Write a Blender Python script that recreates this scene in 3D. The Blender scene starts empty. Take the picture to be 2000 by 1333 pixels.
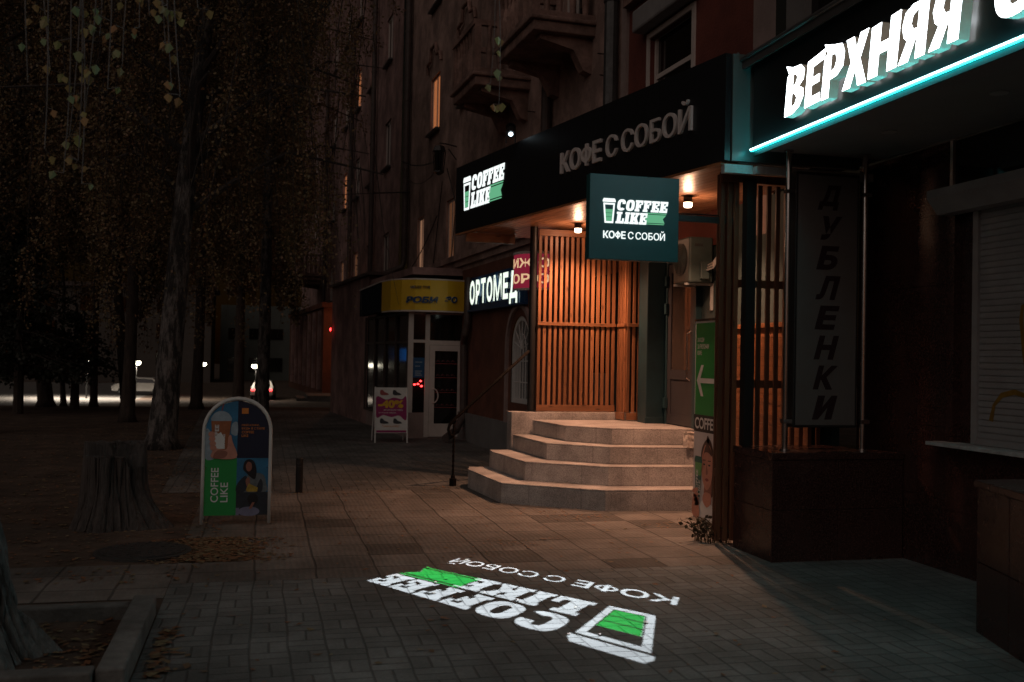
import bpy, bmesh, math, random
import numpy as np
from mathutils import Vector, Matrix, noise as mnoise

random.seed(7); np.random.seed(7)
SC = bpy.context.scene
COL = SC.collection
rad = math.radians

# ------------------------------------------------------------------ camera
CAM_H = 1.65
R = np.array([[0.9697, -0.2435, 0.0188], [0.0228, 0.0135, -0.99965], [0.2432, 0.96981, 0.01865]])
def _basis():
    F, HV, roll = 1944.0, (513., 690.), 0.0194
    a = np.array([(HV[0]-1000)/F, (HV[1]-666.5)/F, 1.]); b = np.array([1., roll, 0.])
    up = np.cross(a, b); up /= np.linalg.norm(up)
    if up[1] > 0: up = -up
    Y = a/np.linalg.norm(a); X = np.cross(Y, up)
    return np.stack([X, Y, up], 1)
R = _basis()
cd = bpy.data.cameras.new('camera'); cam = bpy.data.objects.new('camera', cd); COL.objects.link(cam)
M = Matrix(((R[0][0], -R[1][0], -R[2][0], 0), (R[0][1], -R[1][1], -R[2][1], 0), (R[0][2], -R[1][2], -R[2][2], CAM_H), (0, 0, 0, 1)))
cam.matrix_world = M
cd.lens = 35.0; cd.sensor_width = 36.0; cd.clip_start = 0.05; cd.clip_end = 600
cd.dof.use_dof = True; cd.dof.focus_distance = 9.6; cd.dof.aperture_fstop = 2.8
SC.camera = cam

# ------------------------------------------------------------------ world, faint city glow, exposure
W = bpy.data.worlds.new('World'); SC.world = W; W.use_nodes = True
nt = W.node_tree; bg = nt.nodes['Background']
sky = nt.nodes.new('ShaderNodeTexSky'); sky.sky_type = 'NISHITA'; sky.sun_disc = False
sky.sun_elevation = rad(3); sky.sun_rotation = rad(200)
tint = nt.nodes.new('ShaderNodeMix'); tint.data_type = 'RGBA'; tint.blend_type = 'MULTIPLY'; tint.inputs[0].default_value = 1.0
nt.links.new(sky.outputs[0], tint.inputs[6]); tint.inputs[7].default_value = (1.0, .62, .46, 1)   # sodium-lit town sky
nt.links.new(tint.outputs[2], bg.inputs[0]); bg.inputs[1].default_value = 0.0019
sd = bpy.data.lights.new('sun', 'SUN'); sd.energy = 0.34; sd.angle = rad(70); sd.color = (1.0, 0.83, 0.74)
so = bpy.data.objects.new('sun', sd); COL.objects.link(so)
so.rotation_euler = Vector((0.62, 0.70, -0.75)).to_track_quat('-Z', 'Y').to_euler()
vs = SC.view_settings; SC.display_settings.display_device = 'sRGB'
vs.view_transform = 'Standard'; vs.look = 'None'; vs.exposure = 0; vs.gamma = 1
SC.render.engine = 'CYCLES'
SC.cycles.use_denoising = True
SC.cycles.max_bounces = 5; SC.cycles.diffuse_bounces = 3; SC.cycles.glossy_bounces = 3
SC.cycles.transparent_max_bounces = 12
SC.cycles.sample_clamp_indirect = 3.0
SC.cycles.caustics_reflective = False; SC.cycles.caustics_refractive = False

# ------------------------------------------------------------------ materials
def new_mat(name):
    m = bpy.data.materials.new(name); m.use_nodes = True
    return m, m.node_tree, m.node_tree.nodes['Principled BSDF']
def mat(name, col, rough=0.6, metal=0.0, var=0.18, scale=6.0, stretch=(1, 1, 1), bump=0.0, bscale=40.0, island=0.0, spec=0.5, dirt=0.0):
    m, t, b = new_mat(name); N, L = t.nodes, t.links
    tc = N.new('ShaderNodeTexCoord'); mp = N.new('ShaderNodeMapping'); mp.inputs['Scale'].default_value = stretch
    L.new(tc.outputs['Object'], mp.inputs[0])
    nz = N.new('ShaderNodeTexNoise'); nz.inputs['Scale'].default_value = scale; nz.inputs['Detail'].default_value = 6; nz.inputs['Roughness'].default_value = 0.65
    L.new(mp.outputs[0], nz.inputs[0])
    mr = N.new('ShaderNodeMapRange'); mr.inputs[1].default_value = 0.3; mr.inputs[2].default_value = 0.7
    mr.inputs[3].default_value = 1 - var; mr.inputs[4].default_value = 1 + var
    L.new(nz.outputs[0], mr.inputs[0]); fac = mr.outputs[0]
    if island:
        g = N.new('ShaderNodeNewGeometry'); m2 = N.new('ShaderNodeMapRange'); m2.inputs[3].default_value = 1 - island; m2.inputs[4].default_value = 1 + island
        L.new(g.outputs['Random Per Island'], m2.inputs[0])
        mu = N.new('ShaderNodeMath'); mu.operation = 'MULTIPLY'; L.new(fac, mu.inputs[0]); L.new(m2.outputs[0], mu.inputs[1]); fac = mu.outputs[0]
    if dirt:
        n2 = N.new('ShaderNodeTexNoise'); n2.inputs['Scale'].default_value = 1.3; n2.inputs['Detail'].default_value = 8; n2.inputs['Roughness'].default_value = 0.7
        L.new(tc.outputs['Object'], n2.inputs[0])
        m3 = N.new('ShaderNodeMapRange'); m3.inputs[1].default_value = 0.42; m3.inputs[2].default_value = 0.62; m3.inputs[3].default_value = 1 - dirt; m3.inputs[4].default_value = 1
        L.new(n2.outputs[0], m3.inputs[0])
        mu = N.new('ShaderNodeMath'); mu.operation = 'MULTIPLY'; L.new(fac, mu.inputs[0]); L.new(m3.outputs[0], mu.inputs[1]); fac = mu.outputs[0]
    sc = N.new('ShaderNodeVectorMath'); sc.operation = 'SCALE'; sc.inputs[0].default_value = col; L.new(fac, sc.inputs['Scale'])
    L.new(sc.outputs[0], b.inputs['Base Color'])
    b.inputs['Roughness'].default_value = rough; b.inputs['Metallic'].default_value = metal
    b.inputs['Specular IOR Level'].default_value = spec
    if bump:
        n3 = N.new('ShaderNodeTexNoise'); n3.inputs['Scale'].default_value = bscale; n3.inputs['Detail'].default_value = 5
        L.new(mp.outputs[0], n3.inputs[0])
        bp = N.new('ShaderNodeBump'); bp.inputs['Strength'].default_value = bump; bp.inputs['Distance'].default_value = 0.02
        L.new(n3.outputs[0], bp.inputs['Height']); L.new(bp.outputs[0], b.inputs['Normal'])
    return m
def emi(name, col, s):
    m = bpy.data.materials.new(name); m.use_nodes = True; t = m.node_tree; t.nodes.clear()
    e = t.nodes.new('ShaderNodeEmission'); o = t.nodes.new('ShaderNodeOutputMaterial')
    e.inputs[0].default_value = (*col, 1); e.inputs[1].default_value = s; t.links.new(e.outputs[0], o.inputs[0]); return m
def wood(name, col, axis=2, rough=0.45, var=0.35):
    st = [22, 22, 22]; st[axis] = 1.2
    m = mat(name, col, rough, var=var, scale=1.0, stretch=tuple(st), bump=0.15, bscale=2.0, island=0.3)
    t = m.node_tree; N, L = t.nodes, t.links; b = N['Principled BSDF']
    src = b.inputs['Base Color'].links[0].from_socket
    tc = N.new('ShaderNodeTexCoord'); mp = N.new('ShaderNodeMapping'); s2 = [13, 13, 13]; s2[axis] = 4; mp.inputs['Scale'].default_value = s2
    L.new(tc.outputs['Object'], mp.inputs[0]); v = N.new('ShaderNodeTexVoronoi'); v.inputs['Scale'].default_value = 1.0; L.new(mp.outputs[0], v.inputs[0])
    mr = N.new('ShaderNodeMapRange'); mr.inputs[1].default_value = 0.07; mr.inputs[2].default_value = 0.2; mr.inputs[3].default_value = 0.35; mr.inputs[4].default_value = 1
    L.new(v.outputs['Distance'], mr.inputs[0]); s = N.new('ShaderNodeVectorMath'); s.operation = 'SCALE'; L.new(src, s.inputs[0]); L.new(mr.outputs[0], s.inputs['Scale'])
    L.new(s.outputs[0], b.inputs['Base Color']); return m
def granite(name, base, speck, rough, joints=False, sc=130):
    m, t, b = new_mat(name); N, L = t.nodes, t.links
    tc = N.new('ShaderNodeTexCoord')
    v = N.new('ShaderNodeTexNoise'); v.inputs['Scale'].default_value = sc; v.inputs['Detail'].default_value = 3; L.new(tc.outputs['Object'], v.inputs[0])
    r = N.new('ShaderNodeValToRGB'); r.color_ramp.elements[0].position = 0.35; r.color_ramp.elements[0].color = (*[c*0.6 for c in base], 1)
    r.color_ramp.elements[1].position = 0.72; r.color_ramp.elements[1].color = (*speck, 1)
    e = r.color_ramp.elements.new(0.52); e.color = (*base, 1)
    L.new(v.outputs[0], r.inputs[0])
    n2 = N.new('ShaderNodeTexNoise'); n2.inputs['Scale'].default_value = 2.2; n2.inputs['Detail'].default_value = 7; L.new(tc.outputs['Object'], n2.inputs[0])
    mr = N.new('ShaderNodeMapRange'); mr.inputs[1].default_value = .3; mr.inputs[2].default_value = .7; mr.inputs[3].default_value = 0.75; mr.inputs[4].default_value = 1.15; L.new(n2.outputs[0], mr.inputs[0])
    s = N.new('ShaderNodeVectorMath'); s.operation = 'SCALE'; L.new(r.outputs[0], s.inputs[0]); L.new(mr.outputs[0], s.inputs['Scale'])
    L.new(s.outputs[0], b.inputs['Base Color'])
    rr = N.new('ShaderNodeMapRange'); rr.inputs[1].default_value = .3; rr.inputs[2].default_value = .7; rr.inputs[3].default_value = rough*0.75; rr.inputs[4].default_value = rough*1.4; L.new(n2.outputs[0], rr.inputs[0])
    L.new(rr.outputs[0], b.inputs['Roughness'])
    return m

def math_node(N, L, op, a, bb=None, c=None):
    n = N.new('ShaderNodeMath'); n.operation = op
    for i, x in enumerate((a, bb, c)):
        if x is None: continue
        if isinstance(x, (int, float)): n.inputs[i].default_value = x
        else: L.new(x, n.inputs[i])
    return n.outputs[0]

def paver_mat(name, col, cell=0.21, basket=True, joint=0.05, warm=None, wave=False, dark=0.35):
    """Concrete pavers: basket-weave pairs, or square slabs with a waved top."""
    m, t, b = new_mat(name); N, L = t.nodes, t.links
    mn = lambda op, a, bb=None, c=None: math_node(N, L, op, a, bb, c)
    tc = N.new('ShaderNodeTexCoord')
    wn = N.new('ShaderNodeTexNoise'); wn.inputs['Scale'].default_value = 1.1; wn.inputs['Detail'].default_value = 2; L.new(tc.outputs['Object'], wn.inputs[0])
    wv = N.new('ShaderNodeVectorMath'); wv.operation = 'MULTIPLY_ADD'; wv.inputs[1].default_value = (.06, .06, 0); L.new(wn.outputs['Color'], wv.inputs[0]); L.new(tc.outputs['Object'], wv.inputs[2])
    sp = N.new('ShaderNodeSeparateXYZ'); L.new(wv.outputs[0], sp.inputs[0])
    u = mn('DIVIDE', sp.outputs[0], cell); v = mn('DIVIDE', sp.outputs[1], cell)
    fu, fv = mn('FRACT', u), mn('FRACT', v)
    du = mn('MINIMUM', fu, mn('SUBTRACT', 1.0, fu)); dv = mn('MINIMUM', fv, mn('SUBTRACT', 1.0, fv))
    iu, iv = mn('FLOOR', u), mn('FLOOR', v)
    if basket:
        par = mn('FLOORED_MODULO', mn('ADD', iu, iv), 2.0)
        mu, mv = mn('ABSOLUTE', mn('SUBTRACT', fu, .5)), mn('ABSOLUTE', mn('SUBTRACT', fv, .5))
        mid = mn('ADD', mn('MULTIPLY', par, mu), mn('MULTIPLY', mn('SUBTRACT', 1.0, par), mv))
        d = mn('MINIMUM', mn('MINIMUM', du, dv), mid)
        half = mn('ADD', mn('MULTIPLY', par, mn('GREATER_THAN', fu, .5)), mn('MULTIPLY', mn('SUBTRACT', 1.0, par), mn('GREATER_THAN', fv, .5)))
    else:
        d = mn('MINIMUM', du, dv); half = 0.0
    cid = N.new('ShaderNodeCombineXYZ'); L.new(iu, cid.inputs[0]); L.new(iv, cid.inputs[1])
    if basket: L.new(half, cid.inputs[2])
    wnz = N.new('ShaderNodeTexWhiteNoise'); L.new(cid.outputs[0], wnz.inputs[0])
    n1 = N.new('ShaderNodeTexNoise'); n1.inputs['Scale'].default_value = 1.6; n1.inputs['Detail'].default_value = 8; n1.inputs['Roughness'].default_value = .7; L.new(tc.outputs['Object'], n1.inputs[0])
    n2 = N.new('ShaderNodeTexNoise'); n2.inputs['Scale'].default_value = 55; n2.inputs['Detail'].default_value = 4; L.new(tc.outputs['Object'], n2.inputs[0])
    tone = mn('MULTIPLY', mn('ADD', .86, mn('MULTIPLY', wnz.outputs[0], .28)), mn('ADD', .30, mn('MULTIPLY', n1.outputs[0], 1.4)))
    tone = mn('MULTIPLY', tone, mn('ADD', .72, mn('MULTIPLY', n2.outputs[0], .56)))
    tone = mn('MULTIPLY', tone, mn('SUBTRACT', 1.0, mn('MULTIPLY', mn('GREATER_THAN', wnz.outputs[0], .955), .0 if basket else .55)))
    n4 = N.new('ShaderNodeTexNoise'); n4.inputs['Scale'].default_value = .55; n4.inputs['Detail'].default_value = 9; n4.inputs['Roughness'].default_value = .66; L.new(tc.outputs['Object'], n4.inputs[0])
    g4 = N.new('ShaderNodeMapRange'); g4.inputs[1].default_value = .40; g4.inputs[2].default_value = .60; g4.inputs[3].default_value = .55; g4.inputs[4].default_value = 1.12; L.new(n4.outputs[0], g4.inputs[0])
    tone = mn('MULTIPLY', tone, g4.outputs[0])
    # joints of uneven width, some filled with sand
    jw = mn('MULTIPLY', joint, mn('ADD', .35, mn('MULTIPLY', n1.outputs[0], 1.3)))
    jm = N.new('ShaderNodeMapRange'); L.new(d, jm.inputs[0]); L.new(mn('MULTIPLY', jw, .4), jm.inputs[1]); L.new(jw, jm.inputs[2]); jm.inputs[3].default_value = dark; jm.inputs[4].default_value = 1.0
    tone = mn('MULTIPLY', tone, jm.outputs[0])
    s = N.new('ShaderNodeVectorMath'); s.operation = 'SCALE'; s.inputs[0].default_value = col; L.new(tone, s.inputs['Scale'])
    L.new(s.outputs[0], b.inputs['Base Color']); b.inputs['Roughness'].default_value = .78
    h = mn('ADD', mn('MULTIPLY', jm.outputs[0], 1.0), mn('ADD', mn('MULTIPLY', n2.outputs[0], .22), mn('MULTIPLY', wnz.outputs[0], .45)))
    if wave:
        w = N.new('ShaderNodeTexWave'); w.inputs['Scale'].default_value = 7; w.inputs['Distortion'].default_value = 3; w.inputs['Detail'].default_value = 1.5; L.new(wv.outputs[0], w.inputs[0])
        h = mn('ADD', h, mn('MULTIPLY', w.outputs[0], .2))
    bp = N.new('ShaderNodeBump'); bp.inputs['Strength'].default_value = .8; bp.inputs['Distance'].default_value = .012; L.new(h, bp.inputs['Height']); L.new(bp.outputs[0], b.inputs['Normal'])
    return m

MT = {}
MT['soil'] = mat('soil', (.105, .070, .050), .95, var=.45, scale=2.5, bump=.9, bscale=14, dirt=.4)
MT['paver'] = paver_mat('basket_pavers', (.185, .195, .190), dark=.58, joint=.042)
MT['slab'] = paver_mat('wave_slabs', (.185, .168, .152), cell=.46, basket=False, joint=.026, wave=True, dark=.45)
MT['paver_far'] = paver_mat('small_pavers', (.135, .13, .122), cell=.2, dark=.6)
MT['asphalt'] = mat('asphalt', (.16, .15, .14), .8, var=.2, scale=.6)
MT['kerb'] = mat('kerb_concrete', (.20, .20, .19), .85, var=.25, scale=9, bump=.3, dirt=.4)
MT['step'] = granite('step_granite', (.46, .425, .405), (.58, .54, .51), .6, sc=110)
def add_joints(m, pitch=.30):
    t = m.node_tree; N, L = t.nodes, t.links; b = N['Principled BSDF']; src = b.inputs['Base Color'].links[0].from_socket
    mn = lambda op, a, bb=None, c=None: math_node(N, L, op, a, bb, c)
    tc = N.new('ShaderNodeTexCoord'); sp = N.new('ShaderNodeSeparateXYZ'); L.new(tc.outputs['Object'], sp.inputs[0])
    f = mn('FRACT', mn('DIVIDE', mn('ADD', sp.outputs[0], mn('MULTIPLY', sp.outputs[1], .55)), pitch)); d = mn('MINIMUM', f, mn('SUBTRACT', 1.0, f))
    n = N.new('ShaderNodeTexNoise'); n.inputs['Scale'].default_value = 3.2; n.inputs['Detail'].default_value = 9; n.inputs['Roughness'].default_value = .72; L.new(tc.outputs['Object'], n.inputs[0])
    g = N.new('ShaderNodeMapRange'); g.inputs[1].default_value = .34; g.inputs[2].default_value = .6; g.inputs[3].default_value = .62; g.inputs[4].default_value = 1.04; L.new(n.outputs[0], g.inputs[0])
    k = mn('MULTIPLY', g.outputs[0], mn('SUBTRACT', 1.0, mn('MULTIPLY', mn('LESS_THAN', d, .012), .22)))
    s = N.new('ShaderNodeVectorMath'); s.operation = 'SCALE'; L.new(src, s.inputs[0]); L.new(k, s.inputs['Scale']); L.new(s.outputs[0], b.inputs['Base Color'])
add_joints(MT['step'])
MT['redgran'] = granite('polished_granite', (.044, .019, .016), (.11, .052, .044), .25, sc=75)
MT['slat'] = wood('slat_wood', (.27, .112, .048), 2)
MT['slat_h'] = wood('rail_wood', (.27, .112, .048), 0)
MT['slat_y'] = wood('plank_wood', (.17, .065, .026), 1)
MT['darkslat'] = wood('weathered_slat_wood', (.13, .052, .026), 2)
MT['fascia'] = mat('black_composite_panel', (.012, .013, .015), .42, var=.1, scale=2)
MT['tealpanel'] = mat('dark_teal_panel', (.012, .090, .10), .5, var=.1, scale=3)
MT['tealpaint'] = mat('dark_teal_paint', (.011, .036, .044), .5, var=.2, scale=5, bump=.05)
MT['teal_wall'] = mat('grey_teal_render', (.028, .046, .046), .8, var=.2, scale=4, bump=.2)
MT['black'] = mat('black_metal', (.012, .011, .011), .45, var=.2)
MT['steel'] = mat('stainless_steel', (.55, .53, .52), .22, 1.0, var=.12, scale=3)
MT['chan'] = mat('galvanised_channel', (.45, .47, .47), .5, .2, var=.25, scale=9)
MT['white'] = mat('white_plastic', (.62, .62, .60), .5, var=.08)
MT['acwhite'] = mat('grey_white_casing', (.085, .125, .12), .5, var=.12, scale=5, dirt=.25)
MT['grille'] = mat('dark_grille', (.05, .055, .055), .6)
MT['letter_off'] = mat('unlit_letter_face', (.62, .57, .55), .6, var=.05)
MT['gret'] = mat('cream_letter_side', (.50, .46, .40), .6, var=.15, scale=12)
_g = MT['gret'].node_tree.nodes['Principled BSDF']; _g.inputs['Emission Color'].default_value = (1, .86, .66, 1); _g.inputs['Emission Strength'].default_value = .07
MT['beige'] = mat('beige_stucco', (.44, .295, .25), .92, var=.22, scale=1.6, stretch=(1, 1, .45), bump=.45, bscale=24, dirt=.5)
MT['mauve'] = mat('dusty_pink_stucco', (.37, .23, .21), .92, var=.22, scale=1.6, stretch=(1, 1, .45), bump=.45, bscale=24, dirt=.5)
MT['brick_red'] = mat('oxide_red_render', (.17, .045, .032), .9, var=.16, scale=2.5, bump=.3, dirt=.2)
MT['rust_wall'] = mat('rust_brown_render', (.16, .060, .035), .9, var=.2, scale=2.5, bump=.3, dirt=.3)
MT['pink'] = mat('pale_pink_render', (.33, .25, .23), .9, var=.1, scale=3, bump=.2, dirt=.2)
MT['greyrender'] = mat('grey_render', (.16, .155, .15), .9, var=.15, scale=3)
MT['balc'] = mat('weathered_balcony_concrete', (.33, .205, .17), .95, var=.35, scale=4, bump=.6, bscale=18, dirt=.5)
MT['pipe'] = mat('zinc_pipe', (.10, .10, .10), .5, .6, var=.3, scale=8)
MT['pipe_brown'] = mat('brown_painted_pipe', (.07, .05, .045), .6, var=.3, scale=8)
MT['frame'] = mat('off_white_frame', (.62, .55, .51), .6, var=.1)
MT['glass'] = mat('dark_window_glass', (.012, .011, .011), .06, var=.1, spec=.8)
MT['lit1'] = emi('lit_orange_curtain', (1.0, .33, .12), .42)
MT['lit2'] = emi('dim_lit_curtain', (1.0, .40, .18), .10)
MT['lit3'] = emi('lit_pale_curtain', (1.0, .50, .28), .26)
def curtain(m):
    t = m.node_tree; N, L = t.nodes, t.links; e = next(n for n in N if n.type == 'EMISSION'); st = e.inputs[1].default_value
    tc = N.new('ShaderNodeTexCoord'); w = N.new('ShaderNodeTexWave'); w.bands_direction = 'Y'; w.inputs['Scale'].default_value = 2.6; w.inputs['Distortion'].default_value = 2.5; w.inputs['Detail'].default_value = 2
    L.new(tc.outputs['Object'], w.inputs[0]); mr = N.new('ShaderNodeMapRange'); mr.inputs[3].default_value = st*.45; mr.inputs[4].default_value = st*1.15; L.new(w.outputs[1], mr.inputs[0]); L.new(mr.outputs[0], e.inputs[1])
for k_ in ('lit1', 'lit2', 'lit3'): curtain(MT[k_])
MT['sign_white'] = emi('backlit_white_face', (.90, .97, 1.0), 8.0)
MT['logo_white'] = emi('backlit_logo_white', (.92, 1.0, .98), 1.15)
MT['logo_green'] = emi('backlit_logo_green', (.15, .50, .27), .85)
MT['orto'] = emi('backlit_shop_letters', (.88, 1.0, .86), 1.15)
MT['teal_led'] = emi('teal_led', (.018, .80, .85), 12.0)
MT['led_core'] = emi('white_teal_led_core', (.75, 1.0, 1.0), 6.0)
MT['bulb'] = emi('warm_bulb', (1.0, .72, .48), 12.0)
MT['lens'] = emi('projector_lens', (.75, .92, 1.0), 6.0)
MT['farlamp'] = emi('street_lamp_glow', (1.0, .93, .70), 14.0)
MT['red_led'] = emi('red_indicator', (1.0, .03, .03), 9.0)
MT['tail'] = emi('tail_light', (1.0, .05, .05), 6.0)
MT['pole'] = mat('blackened_pole', (.004, .004, .004), .9)
MT['carwhite'] = mat('white_car_paint', (.55, .53, .50), .3, var=.03)
MT['tyre'] = mat('tyre_rubber', (.02, .02, .02), .85)
MT['green'] = mat('printed_green', (.022, .30, .065), .5, var=.04)
MT['navy'] = mat('printed_navy', (.010, .012, .035), .5, var=.05)
MT['skyblue'] = mat('printed_sky_blue', (.03, .16, .30), .5, var=.25, scale=9)
MT['cloud'] = mat('printed_cloud', (.30, .38, .44), .5, var=.2, scale=14)
MT['orange'] = mat('printed_orange', (.62, .20, .035), .5, var=.03)
MT['pcoffee'] = mat('printed_coffee', (.32, .11, .045), .5, var=.2, scale=12)
MT['pwhite'] = mat('printed_white', (.74, .76, .75), .5, var=.04)
MT['skin'] = mat('printed_skin', (.55, .25, .18), .5, var=.12, scale=14)
MT['skin_d'] = mat('printed_skin_shadow', (.30, .12, .085), .5, var=.1, scale=14)
MT['lips'] = mat('printed_lips', (.30, .06, .06), .5)
MT['hair'] = mat('printed_brown_hair', (.075, .035, .025), .5, var=.3, scale=20, stretch=(1, 6, 1))
MT['phair_d'] = mat('printed_dark_hair', (.012, .010, .012), .5)
MT['denim'] = mat('printed_denim', (.13, .15, .16), .5, var=.3, scale=20)
MT['dkdenim'] = mat('printed_dark_cloth', (.025, .03, .04), .5, var=.3, scale=20)
MT['gold'] = mat('printed_gold', (.42, .28, .04), .5, var=.4, scale=20)
MT['lilac'] = mat('printed_lilac', (.20, .20, .30), .5, var=.2, scale=10)
MT['purple'] = mat('printed_purple', (.035, .025, .11), .5)
MT['pgrey'] = mat('printed_grey_backdrop', (.62, .59, .59), .5, var=.05)
MT['pblack'] = mat('printed_black', (.02, .016, .016), .5)
MT['ltgreen'] = mat('printed_light_green', (.12, .36, .12), .5)
MT['tealp'] = mat('printed_teal', (.01, .12, .10), .5)
MT['yellow'] = mat('yellow_sign_face', (.72, .46, .025), .45, var=.1, scale=2)
MT['blue3d'] = mat('blue_letters', (.01, .06, .16), .45)
MT['magenta'] = mat('printed_magenta', (.27, .015, .11), .5, var=.1)
MT['pyellow'] = mat('printed_yellow', (.62, .36, .02), .5)
MT['crimson'] = emi('backlit_crimson', (.45, .03, .07), .42)
MT['cream_lit'] = emi('backlit_cream_letters', (1.0, .62, .35), .75)
MT['posterblue'] = mat('blue_notice', (.015, .09, .22), .5)
MT['lightbox'] = mat('unlit_lightbox_face', (.115, .10, .094), .55, var=.08, scale=3)
MT['dub'] = mat('dark_red_letters', (.020, .006, .008), .5)
MT['shutter'] = mat('shutter_paint', (.32, .31, .31), .55, var=.1, scale=4, dirt=.2)
MT['sprayed'] = mat('yellow_spray_paint', (.22, .12, .01), .6, var=.3, scale=10)
MT['soffit_grey'] = mat('grey_soffit', (.26, .27, .27), .7, var=.1, scale=2)
MT['flash'] = mat('grey_flashing', (.12, .12, .12), .45, .4, var=.2, scale=4)
MT['stone'] = mat('rough_pale_stone', (.45, .40, .36), .9, var=.35, scale=25, bump=.8, bscale=30)
MT['iron'] = mat('rusted_iron', (.009, .007, .006), .8, 0, var=.4, scale=20, spec=.08)
MT['cast'] = mat('cast_iron', (.055, .052, .05), .7, .2, var=.3, scale=10, bump=.4, bscale=60)
MT['stump'] = mat('grey_stump_wood', (.070, .060, .055), .95, var=.55, scale=3, stretch=(7, 7, .8), bump=1.0, bscale=9)
MT['bark'] = mat('dark_bark', (.06, .045, .037), .95, var=.5, scale=3, stretch=(6, 6, 1), bump=1.0, bscale=8)
MT['twig'] = mat('thin_twig', (.055, .046, .042), .9, var=.2)
MT['neartwig'] = mat('near_twig', (.18, .16, .15), .9, var=.2)
MT['weed'] = mat('dry_weed', (.05, .038, .018), .9, var=.4, scale=8, island=.3)
def birch_bark():
    m = mat('birch_bark', (.155, .14, .132), .9, var=.3, scale=4, bump=.9, bscale=14)
    t = m.node_tree; N, L = t.nodes, t.links; b = N['Principled BSDF']; src = b.inputs['Base Color'].links[0].from_socket
    tc = N.new('ShaderNodeTexCoord'); mp = N.new('ShaderNodeMapping'); mp.inputs['Scale'].default_value = (6, 6, 1.7); L.new(tc.outputs['Object'], mp.inputs[0])
    n = N.new('ShaderNodeTexNoise'); n.inputs['Scale'].default_value = 1.4; n.inputs['Detail'].default_value = 8; n.inputs['Roughness'].default_value = .75; L.new(mp.outputs[0], n.inputs[0])
    r = N.new('ShaderNodeMapRange'); r.inputs[1].default_value = .46; r.inputs[2].default_value = .58; r.inputs[3].default_value = .14; r.inputs[4].default_value = 1; L.new(n.outputs[0], r.inputs[0])
    s = N.new('ShaderNodeVectorMath'); s.operation = 'SCALE'; L.new(src, s.inputs[0]); L.new(r.outputs[0], s.inputs['Scale']); L.new(s.outputs[0], b.inputs['Base Color']); return m
MT['birch'] = birch_bark()
def leaf_mat(name, c1, c2, c3):
    m, t, b = new_mat(name); N, L = t.nodes, t.links
    g = N.new('ShaderNodeNewGeometry'); r = N.new('ShaderNodeValToRGB')
    r.color_ramp.elements[0].color = (*c1, 1); r.color_ramp.elements[1].color = (*c3, 1); e = r.color_ramp.elements.new(.5); e.color = (*c2, 1)
    L.new(g.outputs['Random Per Island'], r.inputs[0]); L.new(r.outputs[0], b.inputs['Base Color']); b.inputs['Roughness'].default_value = .6
    return m
MT['leaf'] = leaf_mat('birch_leaves', (.17, .092, .048), (.17, .115, .05), (.11, .088, .042))
MT['leafnear'] = leaf_mat('near_leaves', (.26, .33, .11), (.36, .19, .075), (.22, .36, .18))
MT['needle'] = leaf_mat('spruce_needles', (.022, .030, .022), (.03, .034, .022), (.02, .024, .018))
MT['litter'] = leaf_mat('dry_leaves', (.25, .11, .05), (.14, .085, .05), (.24, .20, .11))

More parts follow.
